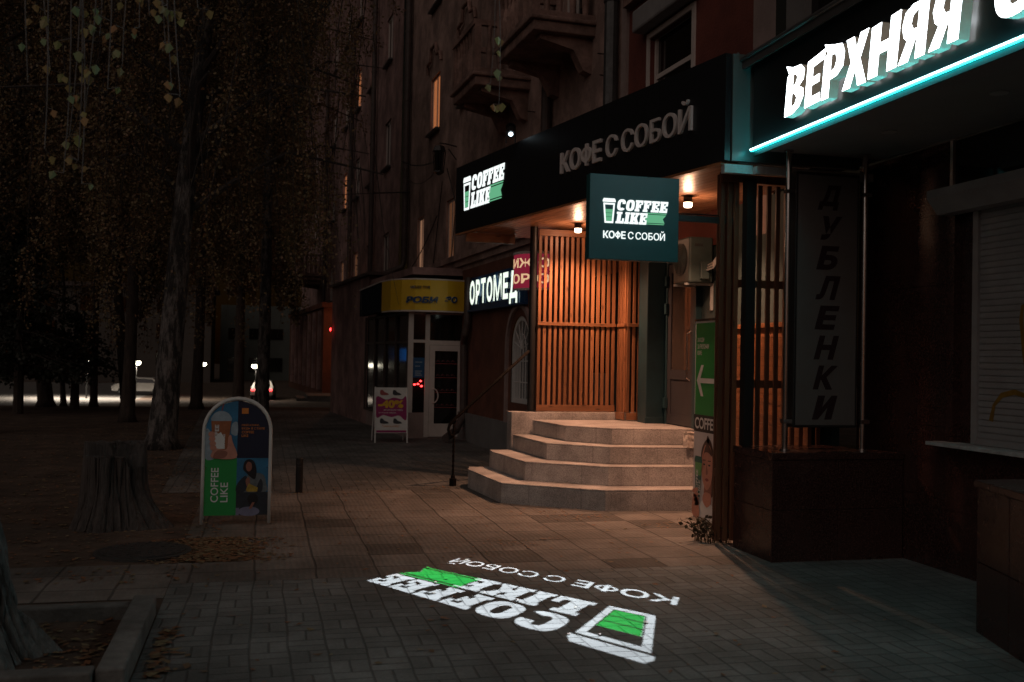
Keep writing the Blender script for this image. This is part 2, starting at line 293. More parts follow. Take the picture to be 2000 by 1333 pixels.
# ------------------------------------------------------------------ builders
def tag(o, label=None, cat=None, group=None, kind=None):
    if label: o['label'] = label
    if cat: o['category'] = cat
    if group: o['group'] = group
    if kind: o['kind'] = kind
    return o
def thing(name, loc, label, cat, group=None):
    o = bpy.data.objects.new(name, None); o.location = loc; o.empty_display_size = .1; COL.objects.link(o)
    return tag(o, label, cat, group)
def wloc(o):
    v = Vector((0, 0, 0))
    while o is not None: v += Vector(o.location); o = o.parent
    return v
class MB:
    def __init__(s): s.v, s.f, s.m, s.g = [], [], [], []
    def add(s, vs, fs, mi=0):
        s.g.append((len(s.v), len(s.f))); k = len(s.v); s.v += [tuple(map(float, p)) for p in vs]; s.f += [tuple(k+i for i in f) for f in fs]; s.m += [mi]*len(fs); return s
    def obox(s, o, a, b, c, mi=0):
        o, a, b, c = (np.array(x, float) for x in (o, a, b, c))
        if np.dot(np.cross(a, b), c) < 0: a, b = b, a
        P = [o, o+a, o+a+b, o+b, o+c, o+a+c, o+a+b+c, o+b+c]
        return s.add(P, [(0, 3, 2, 1), (4, 5, 6, 7), (0, 1, 5, 4), (1, 2, 6, 5), (2, 3, 7, 6), (3, 0, 4, 7)], mi)
    def box(s, x0, y0, z0, x1, y1, z1, mi=0): return s.obox((x0, y0, z0), (x1-x0, 0, 0), (0, y1-y0, 0), (0, 0, z1-z0), mi)
    def prism(s, poly, z0, z1, mi=0):
        n = len(poly); A = sum(poly[i][0]*poly[(i+1) % n][1]-poly[(i+1) % n][0]*poly[i][1] for i in range(n))
        if A < 0: poly = poly[::-1]
        V = [(x, y, z0) for x, y in poly]+[(x, y, z1) for x, y in poly]
        F = [tuple(range(n))[::-1], tuple(range(n, 2*n))]+[(i, (i+1) % n, n+(i+1) % n, n+i) for i in range(n)]
        return s.add(V, F, mi)
    def tube(s, pts, r, n=8, mi=0, cap=True):
        pts = [np.array(p, float) for p in pts]; rs = r if isinstance(r, (list, tuple, np.ndarray)) else [r]*len(pts)
        V, F = [], []; prev = None
        for i, p in enumerate(pts):
            d = pts[min(i+1, len(pts)-1)]-pts[max(i-1, 0)]; d /= np.linalg.norm(d)+1e-12
            if prev is None:
                a = np.cross(d, (0, 0, 1)) if abs(d[2]) < .9 else np.cross(d, (1, 0, 0))
            else: a = prev-d*np.dot(prev, d)
            a /= np.linalg.norm(a); b = np.cross(d, a); prev = a
            for k in range(n):
                t = 2*math.pi*k/n; V.append(p+rs[i]*(a*math.cos(t)+b*math.sin(t)))
        for i in range(len(pts)-1):
            for k in range(n): F.append((i*n+k, i*n+(k+1) % n, (i+1)*n+(k+1) % n, (i+1)*n+k))
        if cap: F += [tuple(range(n))[::-1], tuple(range((len(pts)-1)*n, len(pts)*n))]
        return s.add(V, F, mi)
    def poly(s, pts, mi=0): return s.add(pts, [tuple(range(len(pts)))], mi)
    def build(s, name, mats, parent=None, smooth=False, bevel=0.0):
        me = bpy.data.meshes.new(name)
        off = np.array(wloc(parent)) if parent is not None else np.zeros(3)
        me.from_pydata([tuple(np.array(p)-off) for p in s.v], [], s.f)
        mats = mats if isinstance(mats, (list, tuple)) else [mats]
        for m in mats: me.materials.append(MT[m] if isinstance(m, str) else m)
        if len(mats) > 1: me.polygons.foreach_set('material_index', s.m)
        if smooth: me.polygons.foreach_set('use_smooth', [True]*len(me.polygons))
        me.update(); o = bpy.data.objects.new(name, me); COL.objects.link(o)
        if parent is not None: o.parent = parent
        if bevel:
            b = o.modifiers.new('bevel', 'BEVEL'); b.width = bevel; b.segments = 2; b.limit_method = 'ANGLE'; b.angle_limit = rad(40)
        return o
def _build_split(s, name, mats, parent=None, **kw):
    """One object per added piece."""
    for (a, b), (c, d) in zip(s.g, s.g[1:]+[(len(s.v), len(s.f))]):
        q = MB(); q.v = s.v[a:c]; q.f = [tuple(i-a for i in f) for f in s.f[b:d]]; q.m = s.m[b:d]; q.build(name, mats, parent, **kw)
MB.build_split = _build_split
def copy_tree(o, parent=None):
    c = o.copy(); COL.objects.link(c); c.parent = parent
    for ch in list(o.children): copy_tree(ch, c)
    return c

# 2D shapes: (verts Nx2, faces)
def eval_curve(cu):
    o = bpy.data.objects.new('tmp', cu); COL.objects.link(o)
    dg = bpy.context.evaluated_depsgraph_get(); ev = o.evaluated_get(dg); me = ev.to_mesh()
    V = np.array([v.co[:2] for v in me.vertices]).reshape(-1, 2); F = [tuple(p.vertices) for p in me.polygons]
    ev.to_mesh_clear(); bpy.data.objects.remove(o); bpy.data.curves.remove(cu); return V, F
def text2d(body, off=0.0):
    cu = bpy.data.curves.new('t', 'FONT'); cu.body = body; cu.resolution_u = 5; cu.offset = off; return eval_curve(cu)
def fill2d(loops):
    cu = bpy.data.curves.new('f', 'CURVE'); cu.dimensions = '2D'; cu.fill_mode = 'BOTH'
    for lp in loops:
        sp = cu.splines.new('POLY'); sp.points.add(len(lp)-1); sp.use_cyclic_u = True
        for q, p in zip(sp.points, lp): q.co = (p[0], p[1], 0, 1)
    return eval_curve(cu)
def boundary(F):
    cnt = {}
    for f in F:
        for i in range(len(f)):
            e = (f[i], f[(i+1) % len(f)]); cnt[e] = cnt.get(e, 0)+1
    nx = {}
    for (a, b) in cnt:
        if (b, a) not in cnt: nx.setdefault(a, []).append(b)
    loops = []
    while nx:
        a = next(iter(nx)); lp = [a]; cur = nx[a].pop()
        if not nx[a]: del nx[a]
        while cur != a and cur in nx:
            lp.append(cur); n = nx[cur].pop()
            if not nx[cur]: del nx[cur]
            cur = n
        loops.append(lp)
    return loops
def fit(V, x, y, w, h, shear=0.0):
    V = np.array(V); mn, mx = V.min(0), V.max(0); q = (V-mn)/(mx-mn)
    return np.stack([x+q[:, 0]*w+(q[:, 1])*h*shear, y+q[:, 1]*h], 1)
def merge_doubles(V, F):
    key, out, idx = {}, [], []
    for p in V:
        k = (round(p[0], 5), round(p[1], 5))
        if k not in key: key[k] = len(out); out.append(p)
        idx.append(key[k])
    return np.array(out), [tuple(idx[i] for i in f) for f in F]
class Plane:
    """A flat drawing board in the scene: metres along U and V from O, N towards the viewer."""
    def __init__(s, O, U, V, N): s.O, s.U, s.V, s.N = (np.array(a, float) for a in (O, U, V, N))
    def p(s, x, y, d=0.0): return s.O+s.U*x+s.V*y+s.N*d
    def flat(s, mb, V, F, d, mi=0):
        P = [s.p(a, b, d) for a, b in V]
        if F:
            f = F[0]; n = np.cross(P[f[1]]-P[f[0]], P[f[2]]-P[f[1]])
            if np.dot(n, s.N) < 0: F = [q[::-1] for q in F]
        mb.add(P, F, mi)
    def solid(s, mb, V, F, d0, d1, mf=0, ms=0):
        V, F = merge_doubles(V, F); F = [f for f in F if len(set(f)) == len(f)]
        s.flat(mb, V, F, d1, mf)
        for lp in boundary(F):
            n = len(lp); P = [s.p(*V[i], d0) for i in lp]+[s.p(*V[i], d1) for i in lp]
            mb.add(P, [(i, (i+1) % n, n+(i+1) % n, n+i) for i in range(n)], ms)
    def poly(s, mb, pts, layer, mi): s.flat(mb, np.array(pts, float), [tuple(range(len(pts)))], .0012*layer, mi)
    def rect(s, mb, x0, y0, x1, y1, layer, mi): s.poly(mb, [(x0, y0), (x1, y0), (x1, y1), (x0, y1)], layer, mi)
    def ell(s, mb, cx, cy, rx, ry, layer, mi, n=20, rot=0.0):
        c, sn = math.cos(rot), math.sin(rot)
        s.poly(mb, [(cx+rx*math.cos(t)*c-ry*math.sin(t)*sn, cy+rx*math.cos(t)*sn+ry*math.sin(t)*c) for t in [2*math.pi*k/n for k in range(n)]], layer, mi)
    def text(s, mb, body, x, y, w, h, layer, mi, off=0.0, shear=0.0, rot=False):
        V, F = text2d(body, off)
        if rot: V = np.stack([-V[:, 1], V[:, 0]], 1)
        s.flat(mb, fit(V, x, y, w, h, shear), F, .0012*layer, mi)
def smooth_loop(pts, n=4):
    """Catmull-Rom through a closed outline."""
    out = []; k = len(pts); P = [np.array(p, float) for p in pts]
    for i in range(k):
        a, b, c, d = P[i-1], P[i], P[(i+1) % k], P[(i+2) % k]
        for j in range(n):
            t = j/n; out.append(tuple(.5*((2*b)+(c-a)*t+(2*a-5*b+4*c-d)*t*t+(3*b-a-3*c+d)*t**3)))
    return out

# ------------------------------------------------------------------ the logo (heavy slab letters, paper cup, ribbon), in units 0..4.27 x 0..2.56
SLAB = {
 'F': [[(0, 0), (.62, 0), (.62, .18), (.50, .18), (.50, .38), (.62, .38), (.62, .30), (.76, .30), (.76, .68), (.62, .68), (.62, .60), (.50, .60), (.50, .80), (.80, .80), (.80, .62), (1, .62), (1, 1), (0, 1), (0, .82), (.1, .82), (.1, .18), (0, .18)]],
 'E': [[(0, 0), (1, 0), (1, .40), (.80, .40), (.80, .20), (.50, .20), (.50, .40), (.62, .40), (.62, .32), (.76, .32), (.76, .68), (.62, .68), (.62, .60), (.50, .60), (.50, .80), (.80, .80), (.80, .60), (1, .60), (1, 1), (0, 1), (0, .82), (.1, .82), (.1, .18), (0, .18)]],
 'L': [[(0, 0), (1, 0), (1, .45), (.78, .45), (.78, .2), (.56, .2), (.56, .82), (.68, .82), (.68, 1), (0, 1), (0, .82), (.12, .82), (.12, .18), (0, .18)]],
 'I': [[(0, 0), (1, 0), (1, .18), (.86, .18), (.86, .82), (1, .82), (1, 1), (0, 1), (0, .82), (.14, .82), (.14, .18), (0, .18)]],
 'K': [[(0, 0), (.5, 0), (.5, .18), (.43, .18), (.43, .36), (.49, .36), (.60, .18), (.55, .18), (.55, 0), (1, 0), (1, .18), (.93, .18), (.76, .52), (.90, .82), (1, .82), (1, 1), (.56, 1), (.56, .82), (.63, .82), (.52, .6), (.43, .6), (.43, .82), (.5, .82), (.5, 1), (0, 1), (0, .82), (.08, .82), (.08, .18), (0, .18)]],
}
def _sup(cx, cy, rx, ry, t, e=.72):
    c, s = math.cos(t), math.sin(t); return (cx+rx*math.copysign(abs(c)**e, c), cy+ry*math.copysign(abs(s)**e, s))
SLAB['O'] = [[_sup(.5, .5, .5, .5, 2*math.pi*k/32) for k in range(32)], [_sup(.5, .5, .15, .29, 2*math.pi*k/20) for k in range(20)]]
SLAB['C'] = [[_sup(.5, .5, .5, .5, t) for t in np.linspace(rad(25), rad(325), 30)]+[(.63, .26), (.58, .25)]+[_sup(.5, .5, .15, .29, t) for t in np.linspace(rad(300), rad(60), 12)]+[(.62, .60), (.97, .60)]]
def slab_word(word, x, y, h, widths, gap=.03, shear=.14):
    out = []
    for ch, w in zip(word, widths):
        for lp in SLAB[ch]: out.append([(x+a*w+b*h*shear, y+b*h) for a, b in lp])
        x += w+gap
    return out
def logo_loops():
    white = slab_word('COFFEE', .93, 1.86, .68, [.52, .53, .48, .48, .50, .50], .05)+slab_word('LIKE', .86, 1.07, .70, [.51, .29, .57, .48], .045)
    white += [[(.03, 2.34), (.85, 2.34), (.85, 2.44), (.79, 2.56), (.09, 2.56), (.03, 2.44)]]
    white += [[(.07, 2.28), (.81, 2.28), (.71, 1.06), (.17, 1.06)], [(.165, 2.18), (.715, 2.18), (.63, 1.17), (.25, 1.17)]]
    cup = []
    for a, b in ((1.19, 1.42), (1.45, 1.66), (1.69, 1.90)):
        l = lambda y: .25-(y-1.17)*.0842+.015; r = lambda y: .63+(y-1.17)*.0842-.015
        cup.append([(l(a), a), (r(a), a), (r(b), b), (l(b), b)])
    rib = [[(2.84, 1.75), (4.16, 1.75), (4.17, 1.81), (2.85, 1.81)], [(2.80, 1.20), (4.05, 1.20), (3.93, 1.46), (4.15, 1.70), (2.83, 1.70)], [(2.78, 1.10), (4.00, 1.10), (4.04, 1.15), (2.79, 1.15)]]
    return white, cup+rib
LW, LG = logo_loops()
FW, FG = fill2d(LW), fill2d(LG)
BOLD = 'КОФЕ С СОБОЙ'
def phi2d(h, bold):
    """Cyrillic ef: a ring crossed by a stem, as one outline with two counters."""
    a, b, s_ = .43*h, .375*h, .078*h*bold; q = math.acos(s_/a); cy = .5*h
    top = [(s_, cy+b*math.sin(q)+.005), (s_, h*1.03), (-s_, h*1.03), (-s_, cy+b*math.sin(q)+.005)]; bot = [(-x, 2*cy-y) for x, y in top]
    arcR = [(a*math.cos(t), cy+b*math.sin(t)) for t in np.linspace(-q+.02, q-.02, 14)]; arcL = [(-x, 2*cy-y) for x, y in arcR]
    outer = arcR+top+arcL+bot; w = .135*h*bold; ai, bi = a-w, b-w*.85; qi = math.acos(min(.95, s_/ai))
    cR = [(ai*math.cos(t), cy+bi*math.sin(t)) for t in np.linspace(-qi, qi, 12)]; cL = [(-x, 2*cy-y) for x, y in cR]
    V, F = fill2d([outer, cR, cL]); return V+np.array([.43*h, 0]), F
def sub_text(dst_h=.41, w=3.98):
    """'КОФЕ' bold and the rest lighter, one line."""
    hcap = text2d('Н')[0][:, 1].max()
    parts = [(text2d('КО', .018), 0), (phi2d(hcap, 1.15), .07), (text2d('Е', .018), .09), (text2d('С', .003), .30), (text2d('СОБО', .003), .26), (text2d('Й', 0), .10)]
    Vs, F, x, n = [], [], 0, 0
    for (v, f), gap in parts:
        v = v+np.array([x+gap-v[:, 0].min(), 0]); x = v[:, 0].max(); Vs.append(v); F += [tuple(i+n for i in q) for q in f]; n += len(v)
    V = np.vstack(Vs)
    cap = text2d('Н', .0)[0][:, 1].max(); x0, x1 = V[:, 0].min(), V[:, 0].max()
    return np.stack([(V[:, 0]-x0)/(x1-x0)*w, V[:, 1]/cap*dst_h], 1), F

# ------------------------------------------------------------------ setting: ground, paving, road
def sstep(a, b, x):
    t = np.clip((x-a)/(b-a), 0, 1); return t*t*(3-2*t)
def ground_z(x, y): return float(-2.0*sstep(29, 60, y))
xs = np.concatenate([np.linspace(-170, -12, 24), np.linspace(-10, 8, 28), np.linspace(12, 90, 12)]); ys = np.concatenate([np.linspace(-12, 28, 22), np.linspace(30, 80, 22), np.linspace(90, 320, 16)])
V = [(x, y, ground_z(x, y)) for y in ys for x in xs]; nx = len(xs)
F = [(j*nx+i, j*nx+i+1, (j+1)*nx+i+1, (j+1)*nx+i) for j in range(len(ys)-1) for i in range(nx-1)]
tag(MB().add(V, F).build('ground', 'soil'), kind='structure')
tag(MB().poly([(-.60, -6, .004), (5.4, -6, .004), (5.4, 7.45, .004), (-.60, 7.45, .004)]).build('pavement', 'paver'), kind='structure')
mb = MB()
mb.poly([(-3.4, 7.02, .0045), (-.604, 7.02, .0045), (-.604, 8.15, .0045), (-3.4, 8.15, .0045)])
mb.poly([(-.6, 7.454, .0045), (5.4, 7.454, .0045), (5.4, 8.15, .0045), (-.6, 8.15, .0045)])
mb.poly([(-.15, 8.15, .0045), (5.4, 8.15, .0045), (5.4, 9.25, .0045), (-.15, 9.25, .0045)])
mb.poly([(-.62, 9.25, .0045), (5.4, 9.25, .0045), (5.4, 12.2, .0045), (-.62, 12.2, .0045)])
tag(mb.build('slab_path', 'slab'), kind='structure')
tag(MB().poly([(-1.1, 12.204, .0055), (5.4, 12.204, .0055), (5.4, 29.5, .0055), (-1.6, 29.5, .0055)]).build('paved_path', 'paver_far'), kind='structure')
tag(MB().poly([(-130, 66, -1.995), (-12.0, 66, -1.995), (-9.0, 80, -1.995), (-9.5, 118, -1.995), (-130, 118, -1.995)]).build('road', 'asphalt'), kind='structure')

# kerbed bed of the near tree
t = thing('planter_kerb', (-.70, 5.9, 0), 'low concrete kerb framing the soil bed round the near trunk', 'kerb')
mb = MB(); mb.box(-.745, 5.86, -.05, -.61, 6.62, .125)
mb.build('kerb_stone', 'kerb', t, bevel=.012)
mb = MB(); mb.box(-.745, 5.14, -.05, -.61, 5.85, .118); mb.build('kerb_stone', 'kerb', t, bevel=.012)
mb = MB(); mb.box(-3.4, 6.52, -.05, -.755, 6.62, .09); mb.build('kerb_stone', 'kerb', t, bevel=.012)
mb = MB(); mb.box(-3.4, 5.10, -.05, -.755, 5.22, .115); mb.build('kerb_stone', 'kerb', t, bevel=.012)

# ------------------------------------------------------------------ apartment building
def wx(y, off=0.0): return 5.03-off-.0576*(y-11.12)
WD = np.array([-.0576, 1.0, 0]); WD /= np.linalg.norm(WD); WN = np.array([-1.0, -.0576, 0]); WN /= np.linalg.norm(WN)
WPT = np.array([wx(0), 0, 0])
def wp(y, z, d=0.0): return np.array([wx(y), y, z])+WN*d
bld = thing('apartment_building', (wx(20), 20, 0), 'old stuccoed apartment block with balconies rising above the coffee shop canopy', 'building')
def wall_grid(name, y0, y1, z0, z1, holes, m, depth=.09, d=0.0):
    Y = sorted({y0, y1, *[h[0] for h in holes], *[h[1] for h in holes]}); Z = sorted({z0, z1, *[h[2] for h in holes], *[h[3] for h in holes]})
    mb = MB()
    for a, b in zip(Y, Y[1:]):
        for c, e in zip(Z, Z[1:]):
            if any(h[0] <= a+1e-6 and b-1e-6 <= h[1] and h[2] <= c+1e-6 and e-1e-6 <= h[3] for h in holes): continue
            mb.add([wp(a, c, d), wp(b, c, d), wp(b, e, d), wp(a, e, d)], [(3, 2, 1, 0)])
    for (a, b, c, e) in holes:
        q = [(a, c), (b, c), (b, e), (a, e)]
        for i in range(4):
            p, r = q[i], q[(i+1) % 4]
            mb.add([wp(*p, d), wp(*r, d), wp(*r, d-depth), wp(*p, d-depth)], [(0, 1, 2, 3)])
    return mb.build(name, m, bld)
holes = []; wins = []
def win(yc, zb, w=1.05, h=1.45, pane='glass'):
    holes.append((yc-w/2, yc+w/2, zb, zb+h)); wins.append((yc-w/2, yc+w/2, zb, zb+h, pane))
lit = {(25.5, 7.5): 'lit1', (22.2, 7.5): 'lit2', (27.0, 4.0): 'lit3', (23.6, 4.0): 'lit2', (37.3, 10.8): 'lit1', (34.2, 10.8): 'lit2', (40.6, 7.5): 'lit1', (37.3, 4.0): 'lit2', (41, 4.0): 'lit2', (48.0, 7.5): 'lit1', (34.2, 4.2): 'lit2'}
for zb in (7.5, 10.8, 14.1):
    for yc in (22.2, 25.5, 31.0, 34.2, 37.3, 40.6, 44.3, 48.0, 51.5): win(yc, zb, pane=lit.get((yc, zb), 'glass'))
for yc in (23.6, 27.0, 31.0, 34.2, 37.3, 41.0, 44.5, 48.0): win(yc, 4.0, w=.8 if yc < 30 else 1.05, pane=lit.get((yc, 4.0), 'glass'))
for yc in (15.4, 18.4): win(yc, 6.95, w=.9, h=2.2)
for yc in (15.4, 18.4): win(yc, 10.3, w=.9, h=2.2)
near = [h for h in holes if h[1] < 28.6]; far = [h for h in holes if h[0] > 28.6]
wall_grid('wall', 13.30, 28.75, 2.9, 18, near, 'beige')
wall_grid('wall', 28.75, 58, 0, 18, far, 'mauve', d=.25)
for (a, b, c, e, pane) in wins:
    d0 = .25 if a > 28.6 else 0.0
    mb = MB(); fr = .06
    P = lambda y, z, d: wp(y, z, d+d0)
    def bar(y0, y1, z0, z1):
        mb.obox(P(y0, z0, -.088), WD*(y1-y0), (0, 0, z1-z0), WN*.035)
    bar(a+.002, a+fr, c+.002, e-.002); bar(b-fr, b-.002, c+.002, e-.002); bar(a+fr, b-fr, c+.002, c+fr); bar(a+fr, b-fr, e-fr, e-.002); bar((a+b)/2-.03, (a+b)/2+.03, c+fr, e-fr)
    f = mb.build('window', 'frame', bld)
    mb = MB(); mb.add([P(a, c, -.075), P(b, c, -.075), P(b, e, -.075), P(a, e, -.075)], [(3, 2, 1, 0)]); mb.build('pane', pane, f)
    mb = MB(); mb.obox(P(a-.08, c-.07, -.02), WD*(b-a+.16), (0, 0, .05), WN*.14); mb.build('sill', 'pipe', f)
# mouldings above the upper windows
mb = MB()
for yc in (22.2, 25.5):
    for zb in (9.25, 12.55):
        pts = [wp(yc-.75, zb-.1, .05), wp(yc-.72, zb+.12, .07), wp(yc-.35, zb+.16, .07), wp(yc-.25, zb+.45, .08), wp(yc+.25, zb+.45, .08), wp(yc+.35, zb+.16, .07), wp(yc+.72, zb+.12, .07), wp(yc+.75, zb-.1, .05)]
        mb.tube(pts, .045, 6)
mb.build_split('moulding', 'balc', bld)
# oxide-red bay with its shuttered window, then the paler pilaster
rh = [(11.20, 12.42, 3.9, 5.95)]
wall_grid('red_wall', 9.75, 13.12, 3.0, 18, rh, 'brick_red', d=.02)
mb = MB(); mb.obox(wp(13.125, 3.0, 0), WD*.17, (0, 0, 15), WN*.06); mb.build('corner_strip', 'pink', bld)
mb = MB(); a, b, c, e = rh[0]
for y0, y1, z0, z1 in ((a-.07, a, c, e+.07), (b, b+.07, c, e+.07), (a, b, e, e+.07)): mb.obox(wp(y0, z0, .02), WD*(y1-y0), (0, 0, z1-z0), WN*.025)
fr = mb.build('window', 'frame', bld)
mb = MB(); mb.obox(wp(a, c, -.085), WD*.05, (0, 0, e-c), WN*.04); mb.obox(wp(b-.05, c, -.085), WD*.05, (0, 0, e-c), WN*.04); mb.obox(wp(a, e-.55, -.085), WD*(b-a), (0, 0, .06), WN*.03); mb.build_split('sash', 'frame', fr)
mb = MB(); mb.add([wp(a, c, -.08), wp(b, c, -.08), wp(b, e, -.08), wp(a, e, -.08)], [(3, 2, 1, 0)]); mb.build('pane', 'glass', fr)
mb = MB(); mb.obox(wp(a-.18, e+.10, .02), WD*(b-a+.36), (0, 0, .30), WN*.2); mb.build('shutter_box', 'shutter', bld, bevel=.03)
mb = MB(); mb.obox(wp(9.9, e+.62, .02), WD*3.2, (0, 0, .14), WN*.12); mb.obox(wp(9.9, e+.78, .02), WD*3.2, (0, 0, .08), WN*.18); mb.build('cornice', 'balc', bld)
wall_grid('pilaster', 9.30, 9.74, 3.0, 18, [], 'pink', d=.06)
wall_grid('grey_wall', 3.0, 9.28, 3.46, 18, [(6.2, 8.95, 4.6, 7.4)], 'greyrender', d=-.05)
mb = MB(); mb.add([wp(6.2, 4.6, -.13), wp(8.95, 4.6, -.13), wp(8.95, 7.4, -.13), wp(6.2, 7.4, -.13)], [(3, 2, 1, 0)]); o = mb.build('window', 'glass', bld)
# cornice band over the ground floor
mb = MB(); mb.obox(wp(14.6, 3.62, 0), WD*14.1, (0, 0, .12), WN*.72); mb.obox(wp(14.6, 3.50, 0), WD*14.1, (0, 0, .118), WN*.66); mb.obox(wp(14.6, 3.40, 0), WD*14.1, (0, 0, .098), WN*.60)
mb.build('cornice', 'beige', bld)
# ground floor that juts out under the cornice, with the arched window
gw = 'rust_wall'
mb = MB(); OFF = .62
def gp(y, z, d=0): return wp(y, z, OFF+d)
ay, aw, az0, az1 = 16.0, 1.0, .90, 2.35
arc = [(ay-aw/2, az0)]+[(ay-aw/2*math.cos(t), az1-.5+.5*math.sin(t)) for t in np.linspace(0, math.pi, 13)]+[(ay+aw/2, az0)]
outer = [(14.4, 0), (19.9, 0), (19.9, 3.4), (14.4, 3.4)]
V, F = fill2d([outer, arc]); pl = Plane(gp(0, 0)-np.array([0, 0, 0]), WD, (0, 0, 1), WN)
pl.O = np.array([wx(0), 0, 0])+WN*OFF
pl.flat(mb, V*np.array([1/1.0, 1]), F, 0)
mb.obox(gp(14.4, 0, -OFF), WN*OFF, (0, 0, 3.4), WD*.03)
mb.build('ground_floor_wall', gw, bld)
mb = MB(); mb.obox(gp(14.45, 0, .003), WD*5.4, (0, 0, .55), WN*.06); mb.build('plinth', 'greyrender', bld)
mb = MB(); n = len(arc)
big = [(ay-.72, .55)]+[(ay-.72*math.cos(t), az1-.5+.72*math.sin(t)) for t in np.linspace(0, math.pi, 13)]+[(ay+.72, .55)]
big2 = [(ay-.64, .55)]+[(ay-.64*math.cos(t), az1-.5+.64*math.sin(t)) for t in np.linspace(0, math.pi, 13)]+[(ay+.64, .55)]
for i in range(len(big)-1):
    q = [pl.p(*big[i], .05), pl.p(*big[i+1], .05), pl.p(*big2[i+1], .05), pl.p(*big2[i], .05)]
    mb.add(q, [(3, 2, 1, 0)]); mb.add([pl.p(*big[i], .0), pl.p(*big[i+1], .0), q[1], q[0]], [(0, 1, 2, 3)]); mb.add([pl.p(*big2[i], .0), pl.p(*big2[i+1], .0), q[2], q[3]], [(3, 2, 1, 0)])
mb.build('arch_trim', 'pink', bld)
mb = MB(); pl.solid(mb, *fill2d([arc, [(ay+(y-ay)*.86, az0+.07+(z-az0)*.90) for y, z in arc]]), -.16, -.02)
aw_ = mb.build('arched_window', 'white', bld)
mb = MB(); pl.flat(mb, *fill2d([arc]), -.14); mb.build('pane', mat('pale_curtain_glass', (.20, .20, .20), .25, var=.35, scale=5), aw_)
mb = MB()
for t in np.linspace(.15, math.pi-.15, 7):
    mb.tube([pl.p(ay, az1-.55, -.03), pl.p(ay-.42*math.cos(t), az1-.5+.42*math.sin(t), -.03)], .009, 5)
for k in np.linspace(-.36, .36, 6): mb.tube([pl.p(ay+k, az0+.06, -.03), pl.p(ay+k, az1-.5, -.03)], .009, 5)
for zz in (1.25, 1.6): mb.tube([pl.p(ay-.42, zz, -.03), pl.p(ay+.42, zz, -.03)], .009, 5)
mb.tube([pl.p(ay-.2*math.cos(t), az1-.5+.2*math.sin(t), -.03) for t in np.linspace(0, math.pi, 9)], .009, 5)
mb.build('grille', 'white', aw_)
# balconies
def balcony(y0, y1, zf, proj):
    mb = MB(); mb.obox(wp(y0, zf, -.1), WD*(y1-y0), (0, 0, .16), WN*(proj+.1)); mb.obox(wp(y0-.05, zf+.162, -.1), WD*(y1-y0+.1), (0, 0, .07), WN*(proj+.16))
    b = mb.build('balcony', 'balc', bld, bevel=.02)
    mb = MB(); zr = zf+.232
    mb.obox(wp(y0, zr, proj-.10), WD*(y1-y0), (0, 0, .09), WN*.12); mb.obox(wp(y0, zr+.86, proj-.12), WD*(y1-y0), (0, 0, .1), WN*.16)
    for yy in (y0, y1-.16): mb.obox(wp(yy, zr+.09, proj-.1), WD*.16, (0, 0, .77), WN*.12)
    for yy in (y0, y1-.1): mb.obox(wp(yy, zr+.86, -.02), WD*.1, (0, 0, .1), WN*(proj-.1)); mb.obox(wp(yy, zr, -.02), WD*.1, (0, 0, .09), WN*(proj-.08))
    prof = [(0, .045), (.15, .05), (.3, .065), (.42, .045), (.5, .03), (.62, .04), (.77, .05)]
    for yy in np.arange(y0+.3, y1-.2, .21): mb.tube([wp(yy, zr+.09+h, proj-.04) for h, _ in prof], [r for _, r in prof], 8, cap=False)
    for dd in np.arange(.15, proj-.15, .21):
        for yy in (y0+.05, y1-.05): mb.tube([wp(yy, zr+.09+h, dd) for h, _ in prof], [r for _, r in prof], 8, cap=False)
    mb.build('balustrade', 'balc', b)
    mb = MB()
    for yy in (y0+.12, y1-.32):
        q = [(0, zf-.55), (.14, zf-.5), (.30, zf-.2), (proj-.15, zf-.08), (proj-.15, zf-.003), (0, zf-.003)]
        P = [wp(yy, z, d) for d, z in q]+[wp(yy+.2, z, d) for d, z in q]; n = len(q)
        mb.add(P, [tuple(range(n)), tuple(range(n, 2*n))[::-1]]+[(i, n+i, n+(i+1) % n, (i+1) % n) for i in range(n)])
    mb.build_split('bracket', 'balc', b)
balcony(14.45, 16.35, 6.60, 1.0); balcony(17.60, 19.25, 6.58, 1.05); balcony(14.45, 16.35, 9.95, 1.0); balcony(17.6, 19.25, 9.95, 1.05)
balcony(46, 49.5, 5.0, 1.4)
# drainpipes
def pipe(y, z0, z1, d, r=.085, m='pipe', hook=None):
    mb = MB(); mb.tube([wp(y, z1, d), wp(y, z0, d)], r, 12)
    for z in np.arange(z0+.6, z1, 2.0): mb.tube([wp(y, z, d), wp(y, z+.05, d)], r+.015, 12)
    if hook: mb.tube(hook, r, 10)
    mb.build('drainpipe', m, bld, smooth=False)
pipe(13.52, 4.2, 18, .13, .10)
pipe(28.55, 4.4, 18, .14, .09, 'pipe_brown', [wp(28.55, 4.4, .14), wp(28.55, 4.2, .2), wp(28.5, 3.95, .75), wp(28.5, 3.7, .85)])
pipe(16.35, 4.0, 6.45, .12, .085, 'pipe_brown', None)
mb = MB(); mb.tube([wp(19.05, 3.2, .70), wp(19.05, 2.3, .72), wp(19.1, 2.1, .75), wp(19.3, 1.9, .72), wp(19.3, .5, .70), wp(19.1, .22, .9), wp(18.7, .10, 1.2)], .075, 10); mb.build('drainpipe', 'pipe_brown', bld)
mb = MB(); mb.tube([wp(14.65, 3.42, .75), wp(14.65, 3.2, .76), wp(14.9, 3.0, .8), wp(15.1, 2.9, .75), wp(15.1, 2.6, .72)], .07, 10); mb.build('drainpipe', 'pipe_brown', bld)
pipe(38.0, .4, 14, .40, .08, 'pipe_brown'); pipe(46.0, .4, 16, .40, .08, 'pipe_brown'); pipe(33.0, .4, 16, .40, .08, 'pipe_brown')
